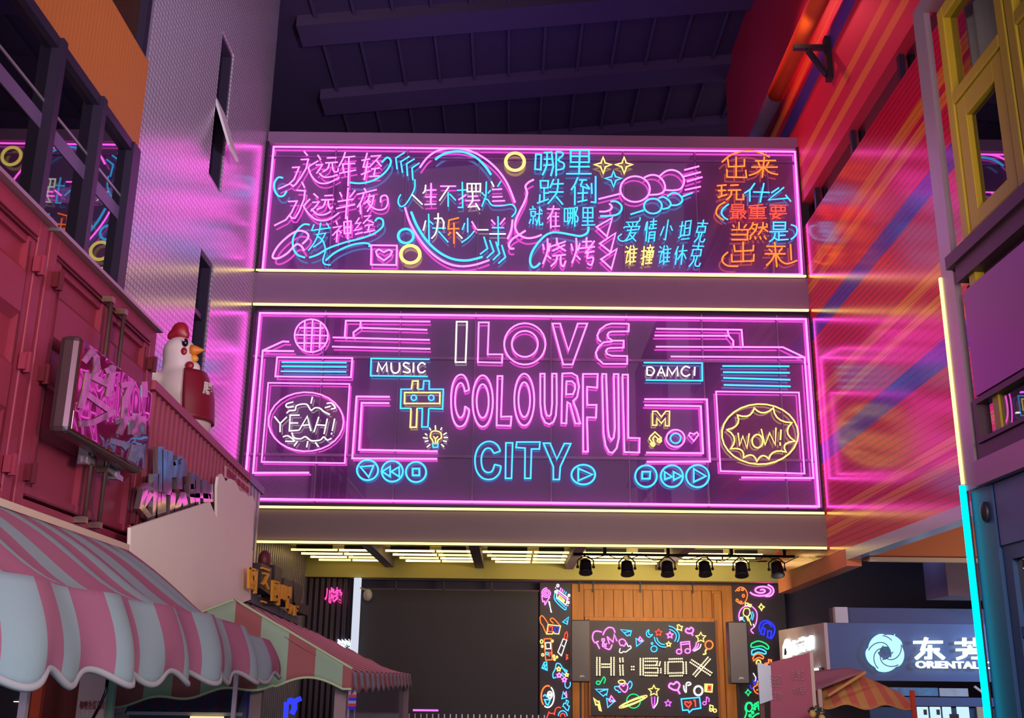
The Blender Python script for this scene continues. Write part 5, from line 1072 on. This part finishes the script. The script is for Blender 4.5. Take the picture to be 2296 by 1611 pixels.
bx('panel', BLACK, (1.83, 4.66, 24.9, 24.94, .82, 2.86), r0)
mb = MB(); mb.box(1.79, 1.83, 24.9, 24.95, .8, 2.9).box(4.66, 4.7, 24.9, 24.95, .8, 2.9); mb.build('edge', WOOD_DK, r0)
for nm, x0, x1, lab in (('c', .7, 1.42, 'black column of neon shapes between the dark screen and the timber'), ('d', 5.1, 6.3, 'black column of neon shapes beside the red beam end')):
    bx('neon_column_board', BLACK, (x0, x1, 25.02, 25.1, 0, 3.7), label=lab, cat='board')
# speakers
for x0, x1, lab in ((1.33, 1.72, 'grey loudspeaker beside the neon column with the lollipop'), (4.68, 5.07, 'grey loudspeaker on the headphone neon side of the stage')):
    r = thing('loudspeaker', lab, 'speaker', ((x0+x1)/2, 23.6, 1.5))
    bx('cabinet', DARK, (x0, x1, 23.5, 23.8, 1.52, 2.8), r, bevel=.015); bx('grille', SPEAKER, (x0+.01, x1-.01, 23.485, 23.5, 1.55, 2.78), r)
    mb = MB(); cx_ = (x0+x1)/2 - .03; text_into(mb, 'JBL', lambda a, b, d: Vector((cx_ + a, 23.482 - d, 1.63 + b)), .05, .12, .003, .002); mb.build('badge', PALE, r)
    MB().box((x0+x1)/2-.02, (x0+x1)/2+.02, 23.62, 23.66, 0, 1.53).build('stand', DARK, r)
# spotlights on a bar
r = thing('lighting_bar', 'black lighting bar with tangled cables under the bridge soffit', 'lighting bar', (3.2, 20.5, 3.8))
MB().tube([(1.2, 20.5, 3.86), (5.4, 20.5, 3.86)], .025).build('bar', DARK, r)
mb = MB()
for i in range(7):
    x = 1.3 + i * .6; P = [(x + t * .12, 20.62 + random.uniform(-.04, .04), 3.88 - .1 * math.sin(t * PI / 5) + random.uniform(-.03, .03)) for t in range(6)]; mb.tube(P, .008, n=4)
mb.build('cables', BLACK_GLOSS, r)
mb = MB()
for x in (1.8, 3.0, 4.2, 5.2): mb.box(x-.03, x+.03, 20.46, 20.54, 3.86, 4.2)
mb.build('hanger', DARK, r)
od = ('first', 'second', 'third', 'fourth', 'fifth', 'sixth')
for i, (px, py) in enumerate(((1313, 1272), (1406, 1275), (1496, 1276), (1580, 1276), (1662, 1278), (1742, 1278))):
    p = PY(px, py, 20.5); r = thing('stage_spotlight', f'{od[i]} black stage spotlight on the bar, counted from the dark screen side', 'spotlight', p + Vector((0, 0, -.14)))
    d = Vector((.05 * (i % 2) - .02, -.35, -1)).normalized()
    mb = MB(); mb.lathe(p + d * -.12, [(.05, -.03), (.1, 0), (.115, .1), (.12, .22), (.13, .225), (.13, .25)], d, 16); mb.build('can', DARK, r)
    mb = MB(); mb.lathe(p + d * .1, [(.1, 0), (.095, .032)], d, 16); mb.build('lens', BLACK_GLOSS, r)
    mb = MB(); mb.tube([p + Vector((-.15, 0, 0)), p + Vector((-.15, 0, .12)), Vector((p.x - .05, 20.5, 3.818)), Vector((p.x + .05, 20.5, 3.818)), p + Vector((.15, 0, .12)), p + Vector((.15, 0, 0))], .012); mb.build('yoke', DARK, r)
    mb = MB(); mb.ball(p + Vector((-.15, 0, 0)), .03, n=8); mb.ball(p + Vector((.15, 0, 0)), .03, n=8); mb.build('knob', DARK, r)
# ---------------------------------------------------------------- neon shapes on the stage
YS, YC = 24.87, 24.98
def S7(lab, cols, r=.0135, name='neon_motif', part='tube'): return neon(name, lab, 'H7', YS, cols, r * .88, 'neon sign', None, part)
def S6(lab, cols, r=.0125, name='neon_motif', part='tube'): return neon(name, lab, 'H6', YC, cols, r * .9, 'neon sign', None, part)
def S8(lab, cols, r=.0125, name='neon_motif', part='tube'): return neon(name, lab, 'H8', YC, cols, r * .9, 'neon sign', None, part)
def star(cx, cy, R, rr=.5, n=5, a0=-90):
    return 'o' + ' '.join(f'{cx + (R if k % 2 == 0 else R*rr)*math.cos(math.radians(a0 + 180*k/n)):.0f},{cy + (R if k % 2 == 0 else R*rr)*math.sin(math.radians(a0 + 180*k/n)):.0f}' for k in range(2*n))
S7('pink neon heart outline with T&M inside on the black board', [('p', "~160,370 135,300 150,220 200,190 290,205;~305,255 340,180 400,130 470,145 505,215;~330,460 400,490 430,470 455,410", 'heart'), ('p', "165,385 235,355;200,375 250,480;~360,450 290,340 310,315 330,335 300,400 310,445 370,390;375,280 410,400;375,280 470,370 490,240 535,355", 'lettering')], .015, 'neon_heart')
S7('cyan neon paper plane over the H of HI BOX', [('c', "o595,165 770,185 750,265 735,250 700,270;770,185 660,215")], name='neon_plane')
S7('pink and white neon jellyfish over the H', [('p', "~580,400 570,350 620,320 670,350 680,390;~600,430 620,420 650,435 680,390;580,400 600,430", 'bell'), ('w', "~590,470 575,530 610,545 640,525 680,530 720,500 765,465 750,430 720,440 690,380", 'skirt')], name='neon_jellyfish')
S7('cyan and pink neon triangle pair under the plane over the i', [('c', "o845,310 960,355 855,440"), ('p', "880,345 910,285 965,350 895,360")], name='neon_triangle')
S7('cyan neon crescent moon over the dot', [('c', "~1060,165 1020,200 1020,260 1065,290 1120,245;~1120,245 1075,250 1050,220 1060,165")], name='neon_moon')
S7('red neon star beside the crescent moon', [('r', star(1215, 215, 55, .55))], name='neon_star')
S7('cyan double neon arc opening upward below the red star', [('c', "~1145,285 1165,360 1240,435 1340,455;~1185,295 1210,360 1260,400 1315,410")], name='neon_arc')
S7('cyan neon ring with a small bubble over the B', [('c', "@1140,480,50,48", 'ring'), ('c', "@1108,392,14,14", 'bubble')], name='neon_ring')
S7('small yellow neon star at the end of the double arc', [('y', star(1380, 405, 40, .55))], .014, name='neon_star')
S7('purple neon star inside the cyan rainbow arc', [('p', star(1400, 255, 55, .5))], name='neon_star')
S7('cyan double neon rainbow arc at the top of the board', [('c', "~1380,105 1470,140 1540,220 1550,300 1520,370;~1390,160 1450,185 1500,240 1500,310 1475,360")], name='neon_arc')
S7('small yellow four-pointed neon sparkle at the top of the board', [('y', "o1550,85 1570,110 1605,115 1590,145 1590,180 1555,165 1515,165 1530,130 1520,95")], .014, name='neon_star')
S7('pink neon heart balloon at the top, beside the sparkle', [('p', "~1775,265 1750,225 1700,225 1655,190 1680,145 1715,160 1745,130 1785,165 1765,220")], .018, name='neon_heart')
S7('pink neon double music note over the O', [('p', "@1550,525,42,38;@1690,515,42,36;1590,520 1575,375 1720,360 1735,510;1585,410 1725,395")], name='neon_note')
S7('yellow neon shooting star with a pink and white tail over the X', [('y', star(1905, 295, 85, .5), 'star'), ('p', "~1835,370 1820,440 1770,510;~1870,390 1850,450 1780,515", 'tail'), ('w', "~1910,400 1880,470 1790,520", 'tail')], name='neon_shooting_star')
S7('orange neon balloon with a yellow tail at the edge over the X', [('o', "@2040,415,62,68", 'balloon'), ('y', "~2000,485 1980,520 1985,560 1940,570", 'tail')], .018, name='neon_balloon')
S7('green neon music note under the H', [('g', "@230,1035,32,28;262,1035 320,935;~320,935 345,980 320,1045")], name='neon_note')
S7('neon winged heart with a yellow halo under the i', [('y', "@612,1020,55,28", 'halo'), ('p', "O660,1190 600,1140 570,1090 610,1065 640,1090 680,1045 710,1090 700,1150", 'heart'), ('c', "~570,1100 500,1100 510,1150 550,1165 560,1190 600,1185;~710,1060 750,1010 780,1050 770,1100 740,1140", 'wing')], .014, name='neon_heart')
S7('cyan neon paper plane under the green note', [('c', "o185,1140 385,1140 365,1240 350,1220 310,1255;385,1140 255,1180")], name='neon_plane')
S7('yellow neon lightning bolt in the bottom corner of the board', [('y', "o155,1290 215,1345 240,1340 275,1490 250,1480 225,1390 190,1395")], .018, name='neon_bolt')
S7('cyan and pink neon triangle pair beside the lightning bolt', [('c', "o365,1290 500,1335 385,1440"), ('p', "400,1335 440,1250 505,1335 415,1345")], name='neon_triangle')
S7('green neon planet with a yellow ring', [('g', "@805,1335,112,115", 'globe'), ('y', [([(800 + 235*math.cos(t)*.97 - 30*math.sin(t)*-.2, 1345 + 38*math.sin(t) - 95*math.cos(t)) for t in [2*PI*k/28 for k in range(28)]], True), ([(800 + 190*math.cos(t), 1345 + 22*math.sin(t) - 72*math.cos(t)) for t in [2*PI*k/28 for k in range(28)]], True)], 'ring')], .012, name='neon_planet')
S7('yellow neon shooting star with a purple tail under the B', [('y', star(1138, 1165, 90, .5), 'star'), ('m', "~1100,1260 1105,1360 1125,1450;~1150,1260 1150,1360 1130,1450", 'tail'), ('w', "~1205,1260 1190,1370 1130,1455", 'tail')], name='neon_shooting_star')
S7('small purple neon star near the foot of the board', [('m', star(1370, 1370, 55, .5))], name='neon_star')
S7('pink neon heart balloon under the O', [('p', "~1565,1220 1525,1160 1460,1150 1385,1100 1410,1045 1460,1060 1510,1020 1560,1070 1530,1150")], .02, name='neon_heart')
S7('white neon note with a curled head under the O', [('w', "~1625,1075 1635,1150 1665,1185 1670,1050 1720,1030 1740,1060 1690,1080")], .018, name='neon_note')
S7('white neon ring under the X', [('w', "@1865,1165,68,75")], .024, name='neon_ring')
S7('yellow neon picture card with a red dot', [('y', "o1975,1060 2095,1065 2085,1185 1975,1175;2005,1065 2000,1175", 'card'), ('r', "@2045,1120,28,30", 'dot')], .017, name='neon_card')
S7('cyan neon speech bubble with a red heart and the number 1', [('c', "o1585,1300 1885,1275 1905,1450 1770,1470 1715,1520 1700,1480 1610,1485", 'bubble'), ('r', "o1705,1440 1645,1380 1650,1345 1690,1350 1705,1365 1735,1340 1750,1375", 'heart'), ('r', "~1785,1335 1810,1320 1820,1430", 'number')], .017, name='neon_speech_bubble')
S7('purple neon music note beside the speech bubble', [('m', "@1965,1370,28,26;1992,1370 2000,1265;~2000,1265 2040,1300 2035,1350")], name='neon_note')
S7('yellow neon double note in the bottom corner of the board', [('y', "2050,1490 2055,1400 2105,1415 2105,1490;@2070,1480,22,20;@2135,1490,26,26")], name='neon_note')
# HI BOX letters with bulbs
bulbs0 = None
def bulb_letter(lab, segs, w=32, step=31):
    global bulbs0
    pts = [p for s_ in segs for p in s_]; ox, oy, sc = FR['H7']
    r = thing('bulb_letter', lab, 'letter', PY(ox + sum(p[0] for p in pts)/len(pts)/sc, oy + max(p[1] for p in pts)/sc, 24.9))
    mb = MB(); ribbon(mb, [(list(s_), False) for s_ in segs], lambda x, y, d: PY(ox + x/sc, oy + y/sc, 24.9) + Vector((0, -d, 0)), w * 2.2, .03); mb.build('letter_face', BLACK, r)
    for (x0, y0), (x1, y1) in segs:
        L = math.hypot(x1-x0, y1-y0); nx, ny = -(y1-y0)/L, (x1-x0)/L; n = max(1, round(L/step))
        for i in range(n + 1):
            for s_ in (-1, 1):
                p = PY(ox + (x0 + (x1-x0)*i/n + nx*s_*w/2*1.5)/sc, oy + (y0 + (y1-y0)*i/n + ny*s_*w/2*1.5)/sc, 24.86)
                if bulbs0 is None:
                    mb = MB(); mb.ball(p, .016, n=8); b = mb.build('bulb', LITBULB, r); bulbs0 = b
                    me = b.data; off = sum((v.co for v in me.vertices), Vector()) / len(me.vertices)
                    for v in me.vertices: v.co -= off
                    b.location = p - wloc(r)
                else:
                    b = bulbs0.copy(); COL.objects.link(b); b.parent = r; b.location = p - wloc(r)
LITBULB = emit('lit_bulb', (1.0, .78, .32), 2.3)
bulb_letter('bulb-lit letter H of HI BOX', [((230, 625), (230, 905)), ((462, 625), (462, 905)), ((290, 755), (410, 755))])
bulb_letter('bulb-lit letter i of HI BOX', [((605, 635), (610, 690)), ((605, 750), (612, 905))])
bulb_letter('small bulb-lit dot between HI and BOX', [((775, 795), (810, 795))])
bulb_letter('bulb-lit letter B of HI BOX', [((940, 640), (940, 905)), ((1000, 662), (1190, 660)), ((1000, 772), (1190, 772)), ((1000, 892), (1190, 895)), ((1218, 690), (1205, 745)), ((1228, 805), (1228, 870))])
bulb_letter('bulb-lit letter O of HI BOX', [((1345, 700), (1345, 880)), ((1640, 700), (1645, 880)), ((1390, 670), (1600, 665)), ((1400, 900), (1600, 895))])
bulb_letter('bulb-lit letter X of HI BOX', [((1745, 680), (2070, 890)), ((1800, 915), (2040, 635))])
# column with the lollipop
S6('pink neon lollipop spiral with a white stick', [('p', "&128,205,6,58,2.6,60;~75,230 85,300 105,295 110,335 135,290 165,250", 'sweet'), ('w', "150,295 185,425;160,300 178,420", 'stick')], name='neon_lollipop')
S6('tilted pink and cyan neon cassette player with white sparks', [('c', "~245,160 215,270 330,390 350,360;230,260 335,365", 'case'), ('w', "o250,170 365,255 345,340 240,250", 'body'), ('y', "o270,235 330,285 325,300 262,255", 'window'), ('p', "290,145 280,180;310,160 300,195;255,200 350,270;225,140 235,150;380,265 375,280;360,340 372,350", 'mark'), ('w', "@255,120,12,14;@230,190,10,12;@380,230,10,12;@372,310,10,12", 'spark'), ('c', "330,175 320,205;350,190 340,220", 'keys')], .014, name='neon_cassette')
S6('orange neon 3D spectacles with a red and a blue lens', [('o', "~60,540 55,480 75,460 100,480 150,555;60,540 85,570 125,665;~205,545 170,510 180,490 210,495 280,570", 'arm'), ('y', "o145,560 285,575 265,665 215,660 205,640 195,665 130,665", 'rim'), ('r', "o150,580 195,585 190,640 145,635", 'lens'), ('b', "o222,590 262,592 255,640 222,638", 'lens')], name='neon_spectacles')
S6('cyan neon triangle beside the 3D spectacles', [('c', "o375,475 310,530 360,555;345,515 365,530")], name='neon_triangle')
S6('orange neon handheld game console with little sparks', [('o', "o100,720 178,718 192,955 118,960", 'case'), ('w', "o115,765 170,762 175,830 120,832", 'screen'), ('c', "@135,885,12,14", 'pad'), ('r', "@165,880,8,9;@158,905,8,9", 'button'), ('y', "@72,750,14,20;@195,745,8,12;@80,805,9,12;@85,900,12,14;@210,915,10,14;@218,950,10,12;@245,925,9,11", 'spark')], name='neon_console')
S6('white neon lipstick with a red tip', [('w', "o315,720 355,735 295,910 255,870;300,790 330,815", 'case'), ('r', "325,720 335,660 355,640 365,680 350,735 325,720", 'tip')], name='neon_lipstick')
S6('small red neon squiggle beside the loudspeaker', [('r', "~345,900 365,905 350,930 368,935 345,955")], name='neon_squiggle')
S6('cyan neon gem under the game console', [('c', "o100,985 130,980 135,1075 75,1050;100,985 105,1040 135,1075;75,1050 105,1040 130,1000")], name='neon_gem')
S6('cyan neon palette with yellow and pink flowers', [('c', "~240,1150 205,1160 200,1110 225,1060 240,1000 280,1005 310,1050 360,1080", 'outline'), ('y', star(265, 1060, 24, .6) + ';' + star(355, 1125, 20, .6), 'flower'), ('p', star(270, 1130, 26, .6) + ';' + star(328, 1180, 26, .6), 'flower'), ('c', "300,1100 330,1125;290,1120 320,1145;310,1050 340,1095 365,1080", 'stripes')], .014, name='neon_palette')
S6('cyan neon hook just below the loudspeaker', [('c', "~335,1210 340,1260 370,1275 395,1240 392,1205")], name='neon_hook')
S6('round white and orange neon winking face', [('w', "@140,1370,72,122,-60,120", 'outline'), ('o', "@140,1370,72,122,130,290", 'outline'), ('w', "@165,1352,26,38;@165,1352,8,12", 'eye'), ('c', "~90,1370 110,1350 130,1375", 'wink'), ('c', "o105,1405 170,1405 145,1465 125,1455", 'mouth')], .017, name='neon_smiley')
S6('small cyan and pink neon triangle pair beside the winking face', [('c', "o315,1315 355,1380 300,1395"), ('p', "325,1345 350,1318 355,1380")], name='neon_triangle')
S6('cyan neon cross over the red swirl', [('c', "o350,1410 375,1425 360,1465 385,1480 370,1530 345,1515 330,1490 310,1480 325,1445 345,1450")], name='neon_cross')
S6('red and white neon swirl at the bottom of the lollipop column', [('r', "130,1611 155,1545 170,1560 215,1560;~215,1580 230,1510 265,1490 290,1500", 'swirl'), ('c', "@310,1590,50,60,180,360", 'ring'), ('r', "@310,1600,28,40,180,360", 'swirl')], name='neon_swirl')
# column beside the red beam
S8('orange neon crescent moon with craters', [('o', "~145,185 190,140 245,150 280,215 260,295 210,325 150,290", 'outline'), ('o', "@180,165,12,14;@235,235,12,16;@165,285,12,14;@225,165,14,10;@205,305,14,10", 'crater')], name='neon_moon')
S8('pink neon galaxy spiral', [('p', "&440,175,8,135,1.9,200,.5;~510,110 560,140 575,190 540,235 480,240")], .02, name='neon_galaxy')
S8('small yellow neon sparkle under the galaxy', [('y', "o435,325 445,345 470,360 450,375 440,400 425,375 410,360 425,345")], .014, name='neon_star')
S8('neon microphone in a pink ring with cyan arcs and stars', [('p', "~195,520 185,450 215,380 270,350 330,355 385,420 385,510 360,580 320,620 350,660", 'ring'), ('y', "O250,380 300,385 305,440 275,470 235,440;285,470 325,570;265,460 290,520;o260,315 290,320 280,350 255,345;o300,330 325,335 315,360 295,355", 'microphone'), ('c', "~330,410 350,450 335,510;~235,460 230,500 250,525;~315,420 330,460 315,500", 'arc'), ('w', "@210,490,10,14;345,550 360,590", 'spark')], name='neon_microphone')
S8('blue neon headphones glowing under the galaxy spiral', [('b', "~420,640 415,580 450,525 510,520 570,560 590,620 570,690;~445,600 470,550 520,545 560,590;o445,595 480,605 465,675 430,660;o510,630 550,635 545,715 505,700;570,690 550,715")], .02, name='neon_headphones')
S8('neon wireless signal arcs in green, cyan and orange', [('g', "~325,775 400,745 480,770 520,810 505,835 440,800 330,815 325,775", 'arc'), ('c', "~330,850 400,830 460,845 490,870 475,890 400,870 335,900 330,850", 'arc'), ('o', "~340,950 360,905 410,890 460,920 450,945 410,930 370,950 345,970", 'arc'), ('y', "@405,985,24,26", 'dot')], .016, name='neon_wifi')
S8('orange neon note beside the wireless arcs', [('o', "485,1000 520,990 520,955 550,960 545,985;@490,1005,12,10")], .018, name='neon_note')
S8('blue, white and orange neon flame beside the silver sheet', [('w', "~345,1105 375,1160 365,1200", 'spark'), ('b', "~310,1240 320,1275 345,1280;~345,1180 360,1240 385,1150", 'flame'), ('o', "~395,1190 385,1240 350,1270 370,1320 415,1345;~400,1230 410,1280 380,1300", 'flame')], name='neon_flame')
S8('small green neon sparkle above the green animal', [('g', "o285,1290 300,1310 320,1320 300,1335 290,1360 275,1335 258,1325 275,1310")], name='neon_star')
S8('green neon fish-shaped figure with dots at the bottom of the column', [('g', "~250,1611 270,1550 255,1500 275,1445 320,1440 345,1470 410,1430 405,1500 430,1550 380,1570 330,1611", 'outline'), ('g', "@300,1490,34,48;@375,1465,14,18;@360,1505,10,13;@340,1550,10,13;@310,1585,12,13", 'dot')], .017, name='neon_fish')
